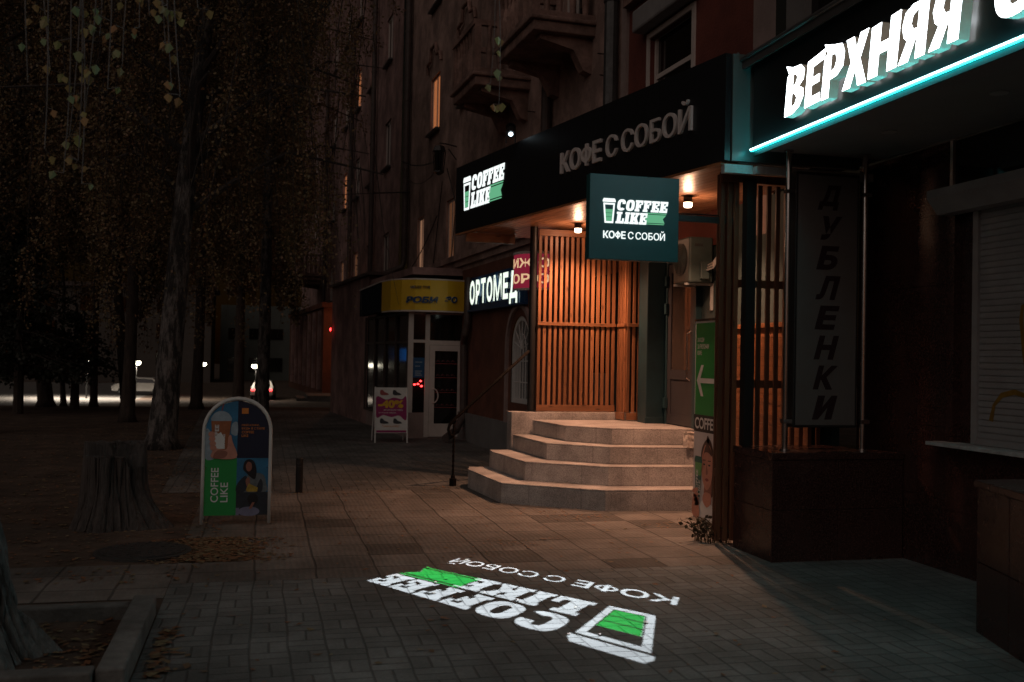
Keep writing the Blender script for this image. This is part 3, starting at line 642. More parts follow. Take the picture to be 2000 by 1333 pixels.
mb = MB(); mb.obox(wp(17.1, 4.05, .0), WD*.5, (0, 0, .28), WN*.12); mb.build('meter_box', 'pink', bld, bevel=.01)
# small cables and hooks
mb = MB()
def sag(a, b, dz, n=10): return [np.array(a)*(1-t)+np.array(b)*t-np.array([0, 0, dz*4*t*(1-t)]) for t in np.linspace(0, 1, n)]
mb.tube(sag(wp(28.3, 7.2, .3), wp(23.3, 6.35, .35), .15), .018, 5); mb.tube(sag(wp(28.3, 6.9, .3), wp(23.3, 6.2, .35), .4), .01, 5)
mb.tube([wp(23.2, 6.1, .2), wp(22.6, 5.0, .06), wp(22.9, 4.95, .06), wp(23.1, 4.2, .06), wp(23.3, 3.8, .06)], .012, 5)
mb.tube(sag(wp(24.8, 5.2, .05), wp(29.3, 3.9, .1), .25), .014, 5); mb.tube(sag(wp(25.2, 3.8, .05), wp(24.3, 6.0, .05), .0), .012, 5)
mb.tube([wp(28.4, 6.35, .05), wp(28.4, 6.25, 1.1)], .02, 5); mb.tube([wp(28.4, 6.25, 1.1), wp(28.9, 6.2, 2.2)], .012, 5)
for y, z in ((13.9, 5.85), (14.0, 6.2), (15.5, 5.3), (16.9, 5.15), (17.3, 6.1)): mb.tube([wp(y, z, 0), wp(y, z, .14)], .01, 5)
mb.build('cable', 'black', bld)
mb = MB(); mb.prism([(2.2, 38), (1.3, 51), (2.9, 51), (3.3, 38)], 0, 3.4); mb.prism([(2.12, 37.9), (1.2, 51.1), (2.9, 51.1), (3.4, 37.9)], 3.41, 3.6); mb.build('ground_floor_wall', 'rust_wall', bld)
mb = MB()
for y in np.arange(38.6, 50, 1.7): x = 2.2-(y-38)*.0692; mb.obox((x-.10, y, .3), (.14, 0, 0), (-.03, .45, 0), (0, 0, 3.0))
mb.build_split('pilaster', 'mauve', bld)
# entrance porch far along the facade
mb = MB(); mb.box(1.55, 35.2, .0, 3.3, 37.9, .20); mb.box(1.2, 35.4, 0, 1.55, 37.8, .10); tag(mb.build('porch_steps', 'kerb'), 'low concrete porch steps glowing orange under the far doorway', 'steps')

# wall lantern
t = thing('wall_lantern', wp(23.1, 6.4, .3), 'black unlit lantern on an iron arm on the upper wall', 'lantern')
c = wp(23.1, 6.35, .42)
mb = MB(); mb.tube([wp(23.1, 6.62, 0), wp(23.1, 6.66, .25), c+np.array([0, 0, .32])], .015, 6); mb.tube([wp(23.1, 6.3, 0), wp(23.1, 6.55, .2)], .012, 6); mb.build('arm', 'black', t)
mb = MB(); mb.tube([c+np.array([0, 0, z]) for z in (.28, .24, .12)], [.02, .12, .17], 6); mb.tube([c+np.array([0, 0, z]) for z in (-.34, -.38, -.44)], [.12, .13, .03], 6)
for k in range(6): a = k*math.pi/3; mb.tube([c+np.array([.15*math.cos(a), .15*math.sin(a), .12]), c+np.array([.11*math.cos(a), .11*math.sin(a), -.34])], .012, 4)
mb.build('cage', 'black', t)
mb = MB(); mb.tube([c+np.array([0, 0, z]) for z in (.11, -.33)], [.13, .095], 6); mb.build('glass', 'glass', t)

# ------------------------------------------------------------------ coffee shop porch: back walls, door
A = np.array([3.844, 7.903, 0]); B = np.array([2.618, 13.917, 0]); FD = (B-A)/np.linalg.norm(B-A); FL = np.linalg.norm(B-A); FN = np.array([-FD[1], FD[0], 0])
if FN[0] > 0: FN = -FN
ZC = 3.40; ZT = 4.335
porch = thing('coffee_shop_front', (5.0, 11.4, 0), 'grey teal shopfront wall with glazed door deep under the coffee canopy', 'shopfront')
mb = MB()
mb.box(5.07, 8.30, 0, 5.25, 11.03, ZC-.01); mb.box(4.93, 8.285, 0, 5.13, 8.299, ZC-.02); mb.box(5.07, 11.86, 0, 5.22, 14.3, ZC-.01); mb.box(5.07, 11.03, 2.95, 5.25, 11.86, ZC-.01)
mb.build('wall', 'teal_wall', porch)
mb = MB()
for k in range(20): mb.box(5.035, 8.42, .05+k*.098, 5.068, 10.90, .05+k*.098+.094)
mb.build('plank_lining', 'slat_y', porch)
mb = MB(); mb.box(5.0, 8.42, 2.012, 5.069, 10.90, 2.06); mb.build('rail', 'slat_y', porch)
mb = MB(); mb.box(4.76, 11.92, .846, 5.07, 12.22, 3.39); mb.box(4.745, 11.905, .846, 5.06, 11.92, .93)
mb.build('column', 'tealpaint', porch, bevel=.012)
mb = MB(); mb.box(4.99, 10.96, .846, 5.068, 11.045, 2.98); mb.box(4.99, 11.83, .846, 5.068, 11.90, 2.98); mb.box(4.99, 11.047, 2.88, 5.068, 11.828, 2.98)
mb.build_split('door_frame', 'tealpaint', porch, bevel=.006)
mb = MB(); x0, x1 = 5.005, 5.05
for y0, y1, z0, z1 in ((11.05, 11.15, .86, 2.87), (11.725, 11.825, .86, 2.87), (11.15, 11.725, .86, .98), (11.15, 11.725, 1.42, 1.54), (11.15, 11.725, 2.76, 2.87)): mb.box(x0, y0, z0, x1, y1, z1)
mb.box(x0+.012, 11.15, .98, x1-.012, 11.725, 1.42)
dr = mb.build('door', mat('plum_grey_door', (.032, .029, .033), .5, var=.15), porch)
mb = MB(); mb.box(5.02, 11.15, 1.54, 5.035, 11.725, 2.76); mb.build('pane', mat('door_glass', (.05, .035, .028), .08, var=.3, scale=2, spec=.8), dr)
mb = MB(); mb.tube([(5.0, 11.11, 1.42), (4.955, 11.11, 1.45), (4.95, 11.11, 1.7), (4.95, 11.11, 1.98), (5.0, 11.11, 2.01)], .012, 8); mb.build('handle', 'steel', dr)
mb = MB()
for z in (1.05, 2.25, 2.6): mb.box(4.965, 11.80, z, 5.004, 11.87, z+.13)
mb.build_split('hinge', 'tealpaint', dr)

# steps
t = thing('entrance_steps', (4.0, 11, 0), 'pale granite octagonal steps leading up to the coffee shop door', 'steps')
S = [(0, .235, [(2.55, 12.35), (2.655, 10.97), (3.645, 10.255), (5.06, 10.185), (5.06, 12.62), (2.62, 12.62)]),
     (.235, .455, [(2.86, 12.38), (2.975, 11.15), (3.79, 10.575), (5.06, 10.47), (5.06, 12.60), (2.88, 12.60)]),
     (.455, .654, [(3.19, 12.60), (3.285, 11.33), (3.89, 10.81), (5.06, 10.67), (5.06, 12.60)]),
     (.654, .846, [(3.45, 12.60), (3.58, 11.55), (4.01, 11.09), (5.06, 10.96), (5.06, 12.60)])]
for z0, z1, poly in S:
    mb = MB(); mb.prism(poly, z0+.0005, z1-.022); mb.prism([(x, y) for x, y in poly], z1-.0215, z1)
    c = np.mean(poly, 0)
    o = mb.build('step', 'step', t, bevel=.006)
mb = MB(); mb.box(3.17, 12.625, 0, 5.06, 12.86, .945); mb.build('curb_wall', 'step', t, bevel=.008)
t = thing('rough_stone', (4.86, 10.72, .654), 'rough pale stone block lying on the step beside the banner', 'stone')
bm = bmesh.new(); bmesh.ops.create_cube(bm, size=1); bmesh.ops.subdivide_edges(bm, edges=bm.edges[:], cuts=4, use_grid_fill=True)
for v in bm.verts:
    v.co = Vector((v.co.x*.17, v.co.y*.13, v.co.z*.17+.087)); v.co += Vector([random.uniform(-.008, .008) for _ in range(3)])
me = bpy.data.meshes.new('stone_body'); bm.to_mesh(me); bm.free(); me.materials.append(MT['stone']); o = bpy.data.objects.new('stone_body', me); COL.objects.link(o); o.parent = t

# canopy
t = thing('entrance_canopy', (4.0, 11, ZC), 'black coffee shop canopy with pale letters and a warm board ceiling', 'canopy')
mb = MB()
for a_, b_ in ((0, 1.02), (1.026, 2.05), (2.056, 3.05), (3.056, FL-4.0+1.98), (FL-4.0+1.986, FL)):
    mb.obox(A+FD*a_+(0, 0, ZC), FD*(b_-a_), (0, 0, ZT-ZC), -FN*.06)
mb.obox(A+FD*.01+(0, 0, ZC+.01)-FN*.02, FD*(FL-.02), (0, 0, ZT-ZC-.02), -FN*.03)
mb.build('fascia', 'fascia', t)
mb = MB(); mb.obox((3.915, 7.903, ZC), (1.25, 0, 0), (0, .05, 0), (0, 0, ZT-ZC)); mb.build('side_panel', mat('satin_teal_panel', (.11, .15, .15), .35, var=.1, scale=2), t)
mb = MB(); mb.prism([(B[0]+.08, B[1]), (5.0, 14.05), (5.0, 14.0), (B[0]+.08, B[1]-.05)], ZC, ZT); mb.build('end_panel', 'fascia', t)
mb = MB(); mb.prism([(A[0]+.075, A[1]+.055), (5.07, 7.96), (5.07, 13.98), (B[0]+.09, B[1]-.06)], ZT-.02, ZT-.005); mb.build('roof_sheet', 'flash', t)
# board ceiling: boards along the canopy
mb = MB(); k = 0
def rear(u): return 5.07
for i, x in enumerate(np.arange(-.02, 2.5, .095)):
    # strips parallel to the fascia, clipped to the wall
    a0 = A-FN*(x+.062); b0 = B-FN*(x+.062); w = .088
    def clip(p):  # t along FD where x<=5.06
        lim = (5.06-p[0])/FD[0] if FD[0] != 0 else 1e9
        return max(.06, lim)
    t0 = clip(a0-FN*w); t1 = FL-.06-x*.1
    if t1-t0 < .1: continue
    mb.obox(a0+FD*t0+(0, 0, ZC-.004+.0), FD*(t1-t0), -FN*w, (0, 0, .02))
    a1 = a0-FN*w; mb.obox(a1+FD*t0+(0, 0, ZC+.004), FD*(t1-t0), -FN*.007, (0, 0, .012))
mb.build('board_ceiling', mat('varnished_board', (.38, .19, .10), .38, var=.3, scale=1.0, stretch=(16, 1.5, 16), island=.12, bump=.1, bscale=2), t)
mb = MB(); mb.obox(A+FD*.05+(0, 0, ZC-.03)-FN*.002, FD*(FL-.05), (0, 0, .026), -FN*.055); mb.box(2.72, 13.6, 3.26, 3.42, 13.68, 3.39)
mb.build_split('edge_batten', 'slat_h', t)
fp = Plane(B+(0, 0, ZC), -FD, (0, 0, 1), FN)      # u runs from the far end towards the near corner
mb = MB()
V, F = sub_text(.225, 2.50); fp.solid(mb, V+np.array([FL-2.97, .352]), F, .0, .028)
mb.build('lettering', 'letter_off', t)
mb = MB(); fp.poly(mb, [(.02, .02), (FL-4.02, .02), (FL-4.02, ZT-ZC-.02), (.02, ZT-ZC-.02)], 2, 0)
mb.build('logo_panel', 'tealpanel' if False else 'fascia', t)
mb = MB()
for (V, F), mi in ((FW, 0), (FG, 1)):
    Q = np.stack([.27+V[:, 0]*(1.36/4.27), .285+(V[:, 1]-1.06)*(.46/1.5)], 1); fp.solid(mb, Q, F, .0025, .006, mi, mi)
mb.build('logo', ['logo_white', 'logo_green'], t)

# downlights
def downlight(x, y, label):
    t = thing('ceiling_light', (x, y, ZC), label, 'ceiling light', 'downlights in the canopy ceiling')
    mb = MB(); mb.tube([(x, y, ZC-.006), (x, y, ZC-.075)], .047, 20); mb.build('housing', 'black', t, smooth=False)
    mb = MB(); mb.tube([(x, y, ZC-.0755), (x, y, ZC-.115), (x, y, ZC-.125)], [.044, .044, .035], 20); mb.build('bulb', 'bulb', t)
    for kind, e in (('POINT', DL_E*.14), ('SPOT', DL_E*4.4)):
        ld = bpy.data.lights.new('downlight', kind); ld.energy = e; ld.color = (1.0, .50, .29); ld.shadow_soft_size = .035
        if kind == 'SPOT': ld.spot_size = rad(132); ld.spot_blend = 1.0
        lo = bpy.data.objects.new('downlight', ld); lo.location = (x, y, ZC-.16); COL.objects.link(lo)
DL_E = 62
downlight(4.32, 9.73, 'warm downlight in the board ceiling above the door, beside the hanging square sign')
downlight(3.89, 12.17, 'warm downlight in the board ceiling in front of the slatted screen')

# logo projector on the canopy roof edge
LP = np.array([2.93, 11.98, 4.46])
H_src = [(.03, 2.56), (.85, 2.56), (.17, 1.06), (.71, 1.06), (4.30, 2.54), (.86, 1.09), (.02, 0), (4.02, 0), (4.17, 1.81), (4.02, 1.10), (2.79, 1.10), (2.86, 1.81)]
H_dst = [(2.042, 5.045), (1.733, 5.597), (2.512, 6.032), (2.31, 6.307), (.75, 7.306), (2.243, 6.408), (2.821, 6.419), (1.552, 8.02), (1.049, 7.498), (1.292, 7.687), (1.65, 7.303), (1.385, 7.061)]
rows = []
for (x, y), (u, v) in zip(H_src, H_dst): rows += [[x, y, 1, 0, 0, 0, -u*x, -u*y, -u], [0, 0, 0, x, y, 1, -v*x, -v*y, -v]]
Hm = np.linalg.svd(np.array(rows))[2][-1].reshape(3, 3)
def to_ground(V):
    q = np.c_[V, np.ones(len(V))] @ Hm.T; return q[:, :2]/q[:, 2:]
gc = to_ground(np.array([[2.1, 1.3]]))[0]; AX = np.array([gc[0], gc[1], 0])-LP; AX /= np.linalg.norm(AX)
GU = np.cross(AX, (0, 0, 1)); GU /= np.linalg.norm(GU); GV = np.cross(GU, AX); GD = .05
def to_gobo(V):
    g = to_ground(V); d = np.c_[g, np.zeros(len(g))]-LP; k = GD/(d@AX); q = d*k[:, None]; return np.stack([q@GU, q@GV], 1)*100
t = thing('logo_projector', LP, 'small black projector on the canopy edge throwing the logo on the paving', 'projector')
sV, sF = sub_text(.41, 4.0); sV2, sF2 = merge_doubles(sV, sF)
green_loops = [to_gobo(np.array(l)) for l in LG]
allp = np.vstack([to_gobo(FW[0]), to_gobo(FG[0]), to_gobo(sV2)]); rmax = np.linalg.norm(allp, axis=1).max()
c0 = allp.mean(0)*0; r = rmax*1.5
from mathutils.geometry import delaunay_2d_cdt
cv = [(-r, -r), (r, -r), (r, r), (-r, r)]; cf = [[0, 1, 2, 3]]
for V_, F_ in (FW, FG, (sV2, sF2)):
    k = len(cv); Q = to_gobo(V_); cv += [tuple(q) for q in Q]
    for f in F_:
        f = [k+i for i in f]
        if len(set(f)) < 3: continue
        ar = sum(cv[f[i]][0]*cv[f[(i+1) % len(f)]][1]-cv[f[(i+1) % len(f)]][0]*cv[f[i]][1] for i in range(len(f)))
        cf.append(f if ar > 0 else f[::-1])
edges = sorted({tuple(sorted((f[i], f[(i+1) % len(f)]))) for f in cf for i in range(len(f))})
oV, oE, oF, _, _, _ = delaunay_2d_cdt([Vector(q) for q in cv], edges, [], 0, 1e-6, True)
V = np.array([(q[0], q[1]) for q in oV]); cva = np.array(cv)
T = np.array([(f[0], f[i], f[i+1]) for f in cf[1:] for i in range(1, len(f)-1)])
A_, B_, C_ = cva[T[:, 0]], cva[T[:, 1]], cva[T[:, 2]]; big_ = np.abs(np.cross(B_-A_, C_-A_)) > 1e-5; A_, B_, C_ = A_[big_], B_[big_], C_[big_]
def is_hole(p):
    d = [np.cross(q-p_, p-p_) for p_, q in ((A_, B_), (B_, C_), (C_, A_))]
    return bool((((d[0] > 0) & (d[1] > 0) & (d[2] > 0)) | ((d[0] < 0) & (d[1] < 0) & (d[2] < 0))).any())
F = [tuple(f) for f in oF if not is_hole(V[list(f)].mean(0))]
gp_ = Plane(LP+AX*GD, GU, GV, -AX)
mb = MB(); gp_.flat(mb, V/100, F, 0); mb.build('gobo_plate', 'black', t)
gel = bpy.data.materials.new('green_gel'); gel.use_nodes = True; gt = gel.node_tree; gt.nodes.clear(); tb = gt.nodes.new('ShaderNodeBsdfTransparent'); tb.inputs[0].default_value = (.012, .62, .085, 1); go = gt.nodes.new('ShaderNodeOutputMaterial'); gt.links.new(tb.outputs[0], go.inputs[0])
mb = MB()
for l in green_loops:
    c = l.mean(0); e = c+(l-c)*1.03; gp_.flat(mb, e/100, [tuple(range(len(e)))], -.0004)
mb.build('green_gel', gel, t)
def ring(mb, c, ax, u, v, r0, r1, n=24, mi=0):
    P = [c+(u*math.cos(a)+v*math.sin(a))*r0 for a in np.linspace(0, 2*math.pi, n, endpoint=False)]+[c+(u*math.cos(a)+v*math.sin(a))*r1 for a in np.linspace(0, 2*math.pi, n, endpoint=False)]
    mb.add(P, [(i, (i+1) % n, n+(i+1) % n, n+i) for i in range(n)], mi)
r0 = rmax/100*1.10
mb = MB()
for a, b, rr in ((-.13, GD+.012, .050), ):
    n = 24; P = []
    for s_ in (a, b):
        P += [LP+AX*s_+(GU*math.cos(q)+GV*math.sin(q))*rr for q in np.linspace(0, 2*math.pi, n, endpoint=False)]
    mb.add(P, [(i, (i+1) % n, n+(i+1) % n, n+i) for i in range(n)]+[tuple(range(n))])
ring(mb, LP+AX*(GD-.0015), AX, GU, GV, r0, .0499)
for s_ in (-.12, -.09, -.06): ring(mb, LP+AX*s_, AX, GU, GV, .05, .062)
mb.build('body', 'black', t)
mb = MB(); ring(mb, LP+AX*(GD+.0115), AX, GU, GV, r0*1.3, .028); mb.build('lens', 'lens', t)
mb = MB(); mb.tube([LP-AX*.02+GU*.056, LP+GU*.056+np.array([0, 0, -.02]), np.array([LP[0], LP[1], ZT-.02])+GU*.056], .008, 6); mb.tube([LP-AX*.02-GU*.056, LP-GU*.056+np.array([0, 0, -.02]), np.array([LP[0], LP[1], ZT-.02])-GU*.056], .008, 6)
mb.build_split('bracket', 'black', t)
ld = bpy.data.lights.new('projector_spot', 'SPOT'); ld.energy = 7200; ld.color = (.86, .93, 1.0); ld.shadow_soft_size = .00005; ld.spot_size = 2*math.atan(rmax*1.08/100/GD); ld.spot_blend = .0
lo = bpy.data.objects.new('projector_spot', ld); lo.location = LP; lo.rotation_euler = Vector(AX).to_track_quat('-Z', 'Y').to_euler(); COL.objects.link(lo)

# square hanging sign
t = thing('hanging_sign', (3.14, 8.2, 2.5), 'square dark teal coffee sign hanging out on an arm from the canopy corner', 'sign')
mb = MB(); mb.box(2.722, 8.2, 2.525, 3.556, 8.30, 3.268); mb.build('box', 'tealpanel', t, bevel=.004)
sp_ = Plane((2.722, 8.2, 2.525), (1, 0, 0), (0, 0, 1), (0, -1, 0))
mb = MB(); sc_ = .613/4.27
for (V, F), mi in ((FW, 0), (FG, 1)): sp_.solid(mb, np.stack([.115+V[:, 0]*sc_, .165+V[:, 1]*sc_], 1), F, .0, .006, mi, mi)
mb.build('logo', ['logo_white', 'logo_green'], t)
mb = MB(); V, F = sub_text(.062, .575); sp_.solid(mb, V+np.array([.128, .186]), F, .0, .006); mb.build('lettering', 'logo_white', t)
mb = MB(); mb.box(3.54, 8.235, 2.90, 4.10, 8.275, 2.955); mb.tube([(3.55, 8.255, 2.965), (3.8, 8.255, 2.972), (4.08, 8.255, 2.965)], .007, 5); mb.build('arm', 'black', t)

# slatted screens
t = thing('slatted_screen', (4.1, 12.66, .95), 'orange lit wooden slat screen closing the far side of the coffee porch', 'screen')
mb = MB()
for i, x in enumerate(np.linspace(3.535, 4.575, 15)): mb.box(x-.020, 12.665, 1.04, x+.020, 12.695, 3.275)
for y in np.arange(12.36, 12.62, .062): mb.box(4.625, y, .96, 4.655, y+.038, 3.30)
for i, x in enumerate(np.linspace(4.665, 4.885, 4)): mb.box(x-.020, 12.325, .96, x+.020, 12.355, 3.30)
mb.build('slats', 'slat', t, bevel=.002)
mb = MB()
for z in (.955, 2.09, 3.276): mb.box(3.51, 12.645, z, 4.60, 12.664, z+(.084 if z != 2.09 else .045))
for z in (.866, 2.09, 3.30): mb.box(4.645, 12.305, z, 4.91, 12.324, z+(.09 if z != 2.09 else .045)); mb.box(4.606, 12.33, z, 4.624, 12.63, z+(.09 if z != 2.09 else .045))
mb.build_split('rail', 'slat_h', t, bevel=.002)
t = thing('canopy_post', (3.47, 12.72, .945), 'round black post carrying the far end of the coffee canopy', 'post')
mb = MB(); mb.tube([(3.46, 12.73, .945), (3.46, 12.73, ZC-.006)], .052, 20); mb.build('shaft', 'black', t, smooth=False)
mb = MB(); mb.box(3.39, 12.66, .9455, 3.53, 12.80, .957); mb.build('base_plate', 'black', t)

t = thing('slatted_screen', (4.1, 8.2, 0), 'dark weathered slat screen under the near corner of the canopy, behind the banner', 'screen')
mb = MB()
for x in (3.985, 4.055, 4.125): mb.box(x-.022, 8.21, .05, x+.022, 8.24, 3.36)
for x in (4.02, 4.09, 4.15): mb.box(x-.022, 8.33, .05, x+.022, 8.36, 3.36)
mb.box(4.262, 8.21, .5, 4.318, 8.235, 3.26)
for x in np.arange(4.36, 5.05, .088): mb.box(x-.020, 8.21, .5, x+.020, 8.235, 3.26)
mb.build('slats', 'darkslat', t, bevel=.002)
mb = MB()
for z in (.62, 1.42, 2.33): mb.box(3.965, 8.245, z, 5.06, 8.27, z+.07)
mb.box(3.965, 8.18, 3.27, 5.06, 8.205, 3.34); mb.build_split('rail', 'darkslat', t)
t = thing('channel_post', (4.19, 8.1, 0), 'dark steel channel post and beams between the two canopies', 'frame')
mb = MB(); mb.box(4.145, 8.055, .91, 4.235, 8.145, 3.29); t_post = mb.build('upright', 'black', t); mb = MB(); mb.box(4.165, 7.985, 3.42, 4.245, 8.05, 4.28); mb.build_split('post', 'tealpaint', t)
mb = MB(); mb.box(3.86, 7.93, 3.30, 4.13, 8.0, 3.375); mb.box(4.13, 7.86, 3.295, 5.28, 7.93, 3.36); mb.box(4.0, 7.94, 3.39, 4.7, 7.98, 3.41); mb.build_split('beam', 'chan', t)

# air conditioner
t = thing('air_conditioner', (4.9, 10.8, 2.55), 'grey white outdoor air conditioner on brackets beside the shop door', 'air conditioner')
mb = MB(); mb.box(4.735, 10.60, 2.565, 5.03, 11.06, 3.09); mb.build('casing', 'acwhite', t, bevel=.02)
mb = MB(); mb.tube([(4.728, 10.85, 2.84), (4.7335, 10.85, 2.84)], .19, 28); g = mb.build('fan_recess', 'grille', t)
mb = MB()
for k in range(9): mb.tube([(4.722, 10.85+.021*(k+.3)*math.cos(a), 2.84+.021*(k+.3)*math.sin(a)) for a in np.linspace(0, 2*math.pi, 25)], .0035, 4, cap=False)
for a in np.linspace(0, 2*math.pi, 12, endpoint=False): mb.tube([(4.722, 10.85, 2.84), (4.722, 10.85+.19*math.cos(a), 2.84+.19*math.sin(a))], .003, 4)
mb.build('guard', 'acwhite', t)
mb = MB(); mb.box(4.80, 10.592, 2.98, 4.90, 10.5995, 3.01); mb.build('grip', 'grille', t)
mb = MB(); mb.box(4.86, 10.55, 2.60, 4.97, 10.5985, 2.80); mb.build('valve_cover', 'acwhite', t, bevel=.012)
mb = MB()
for y in (10.66, 10.98): mb.box(4.72, y, 2.535, 5.07, y+.035, 2.562); mb.box(5.045, y, 2.25, 5.07, y+.035, 2.535)
mb.build_split('bracket', 'chan', t)
mb = MB()
for k in range(3): mb.tube([(4.93+.01*k, 10.55, 2.70+.03*k), (4.96, 10.45, 2.72+.03*k), (5.03, 10.40, 2.85+.03*k), (5.07, 10.38, 3.0)], .011, 6)
mb.build_split('hose', 'white', t)

# ------------------------------------------------------------------ banner beside the steps
t = thing('banner_stand', (4.37, 9.2, .03), 'tall green coffee banner with white arrow and a portrait, by the steps', 'banner')
bx, by0, bw, bz0, bh = 4.37, 9.59, .80, .045, 2.02
bp_ = Plane((bx, by0, bz0), (0, -1, 0), (0, 0, 1), (-1, 0, 0))
mb = MB(); mb.box(bx, by0-bw, bz0, bx+.012, by0, bz0+bh)
mb.build('sheet', 'pwhite', t)
mb = MB(); mb.box(bx-.012, by0-bw, bz0+bh+.001, bx+.022, by0, bz0+bh+.022); mb.box(bx-.02, by0-bw, bz0-.04, bx+.04, by0, bz0-.001); mb.box(bx+.02, by0-bw/2-.012, bz0, bx+.035, by0-bw/2+.012, bz0+bh); mb.build_split('rail', 'steel', t)
mb = MB(); BM = ['green', 'pwhite', 'pblack', 'pgrey', 'hair', 'skin', 'skin_d', 'lips', 'ltgreen', 'tealp', 'purple', 'pcoffee']
bp_.rect(mb, .015, 1.06, .455, 2.0, 1, 0); bp_.rect(mb, .455, 1.06, .485, 2.0, 1, 1); bp_.rect(mb, .0, .885, bw, 1.06, 1, 2); bp_.rect(mb, .0, .01, .50, .885, 1, 3); bp_.rect(mb, .50, .01, bw, .885, 1, 10)
bp_.poly(mb, smooth_loop([(.49, 1.99), (.78, 1.99), (.78, 1.30), (.56, 1.34), (.50, 1.6)]), 1, 11)
bp_.poly(mb, smooth_loop([(.26, .79), (.37, .83), (.46, .72), (.49, .5), (.48, .30), (.42, .26), (.38, .45), (.20, .60), (.19, .70)]), 2, 4)
bp_.poly(mb, smooth_loop([(.30, .80), (.33, .86), (.37, .82), (.36, .78)]), 2, 4)
bp_.poly(mb, [(.25, .16), (.43, .16), (.44, .40), (.27, .40)], 3, 6)
bp_.poly(mb, smooth_loop([(.20, .60), (.27, .75), (.38, .76), (.45, .66), (.455, .50), (.42, .38), (.33, .31), (.25, .37), (.205, .48)]), 4, 5)
bp_.poly(mb, smooth_loop([(.10, .01), (.14, .13), (.26, .20), (.33, .13), (.42, .18), (.48, .14), (.50, .01)]), 4, 1)
bp_.poly(mb, smooth_loop([(.24, .20), (.33, .14), (.43, .19), (.42, .28), (.28, .28)]), 5, 5)
bp_.poly(mb, smooth_loop([(.225, .60), (.31, .775), (.42, .72), (.44, .66), (.36, .69), (.27, .68)]), 5, 4)
for ex in (.265, .385): bp_.ell(mb, ex, .565, .026, .010, 5, 2); bp_.poly(mb, [(ex-.035, .60), (ex+.035, .605), (ex+.034, .614), (ex-.03, .612)], 5, 4)
bp_.poly(mb, smooth_loop([(.325, .57), (.35, .49), (.335, .468), (.305, .475)]), 5, 6); bp_.poly(mb, smooth_loop([(.29, .415), (.33, .432), (.375, .418), (.335, .398)]), 5, 7)
bp_.poly(mb, [(.055, .57), (.065, .22), (.175, .22), (.215, .57)], 6, 9); bp_.poly(mb, [(.055, .57), (.058, .44), (.20, .44), (.215, .57)], 7, 8); bp_.poly(mb, [(.04, .57), (.225, .57), (.222, .60), (.205, .635), (.06, .635), (.042, .60)], 7, 9)
bp_.text(mb, 'COFFEE', .085, .245, .045, .25, 8, 1, .02, rot=True); bp_.text(mb, 'LIKE', .145, .245, .04, .15, 8, 1, .02, rot=True)
for k, (fx, fy) in enumerate(((.07, .28), (.085, .235), (.10, .19), (.12, .15))): bp_.ell(mb, fx, fy, .075-.006*k, .023, 9, 5, rot=.25)
bp_.poly(mb, smooth_loop([(.02, .02), (.0, .15), (.06, .24), (.15, .18), (.17, .02)]), 9, 5)
bp_.text(mb, 'ЗАХОДИ', .055, 1.80, .155, .050, 2, 1, .022); bp_.text(mb, 'ЗА ВКУСНЫМ', .055, 1.735, .27, .050, 2, 1, .022); bp_.text(mb, 'КОФЕ', .055, 1.67, .10, .050, 2, 1, .022)
bp_.rect(mb, .10, 1.385, .455, 1.435, 2, 1); bp_.poly(mb, [(.05, 1.41), (.155, 1.57), (.215, 1.57), (.125, 1.41), (.215, 1.25), (.155, 1.25)], 3, 1)
bp_.text(mb, 'COFFEE', .02, .915, .50, .118, 2, 1, .025); bp_.text(mb, 'LIKE', .57, .915, .22, .118, 2, 1, .025); bp_.text(mb, 'Е', .53, .42, .02, .03, 2, 1)
mb.build('print', BM, t)
# dry weeds at its foot
def tuft(name, x, y, n, h, label, m='weed', group=None):
    t = thing(name, (x, y, 0), label, 'plant', group); mb = MB(); mb2 = MB()
    for i in range(n):
        a = random.uniform(0, 2*math.pi); l = random.uniform(.5, 1)*h; lean = random.uniform(.2, .9)
        p = [(x+random.uniform(-.14, .14), y+random.uniform(-.1, .1), 0)]
        for s_ in (.35, .7, 1): p.append((p[0][0]+math.cos(a)*lean*l*s_*s_, p[0][1]+math.sin(a)*lean*l*s_*s_, l*s_*(1-.25*s_*lean)))
        mb.tube(p, [.004, .003, .003, .002], 4)
        for s_ in range(5):
            q = np.array(p[random.randint(1, 3)])+np.random.uniform(-.03, .03, 3); r_ = np.random.uniform(-.022, .022, (2, 3)); mb2.add([q-r_[0], q+r_[1], q+r_[0], q-r_[1]], [(0, 1, 2, 3)])
    mb.build('stalks', m, t); mb2.build('leaves', m, t); return t
tuft('weed_clump', 4.03, 8.42, 46, .26, 'scruffy dry weed clump growing at the foot of the green banner')

# ------------------------------------------------------------------ granite shop on the near side
t = thing('granite_shop', (5.4, 6, 0), 'dark red polished granite shopfront with a white roller shutter', 'shopfront')
mb = MB()
def slabs(x, y0, y1, z0, z1, skip=None):
    ys_ = np.linspace(y0, y1, int(round((y1-y0)/.62))+1); zs_ = np.linspace(z0, z1, int(round((z1-z0)/.58))+1)
    for a, b in zip(ys_, ys_[1:]):
        for c, e in zip(zs_, zs_[1:]): mb.box(x+random.uniform(0, .003), a+.0015, c+.0015, x+.05, b-.0015, e-.0015)
slabs(5.35, 6.94, 8.18, 0, 3.47); slabs(5.35, 3.0, 6.94, 0, 1.0)
mb.box(5.42, 3.0, 0, 5.6, 8.18, 3.47); mb.box(5.352, 6.86, 1.0, 5.43, 6.94, 3.06)
mb.build('granite_cladding', 'redgran', t)
mb = MB(); mb.box(5.36, 3.0, 3.07, 5.40, 6.87, 3.46); tw = mb.build('transom_window', 'glass', t)
mb = MB(); mb.box(5.335, 6.87, 3.05, 5.36, 6.905, 3.47); mb.build('frame', 'chan', tw)
mb = MB(); z = 1.10
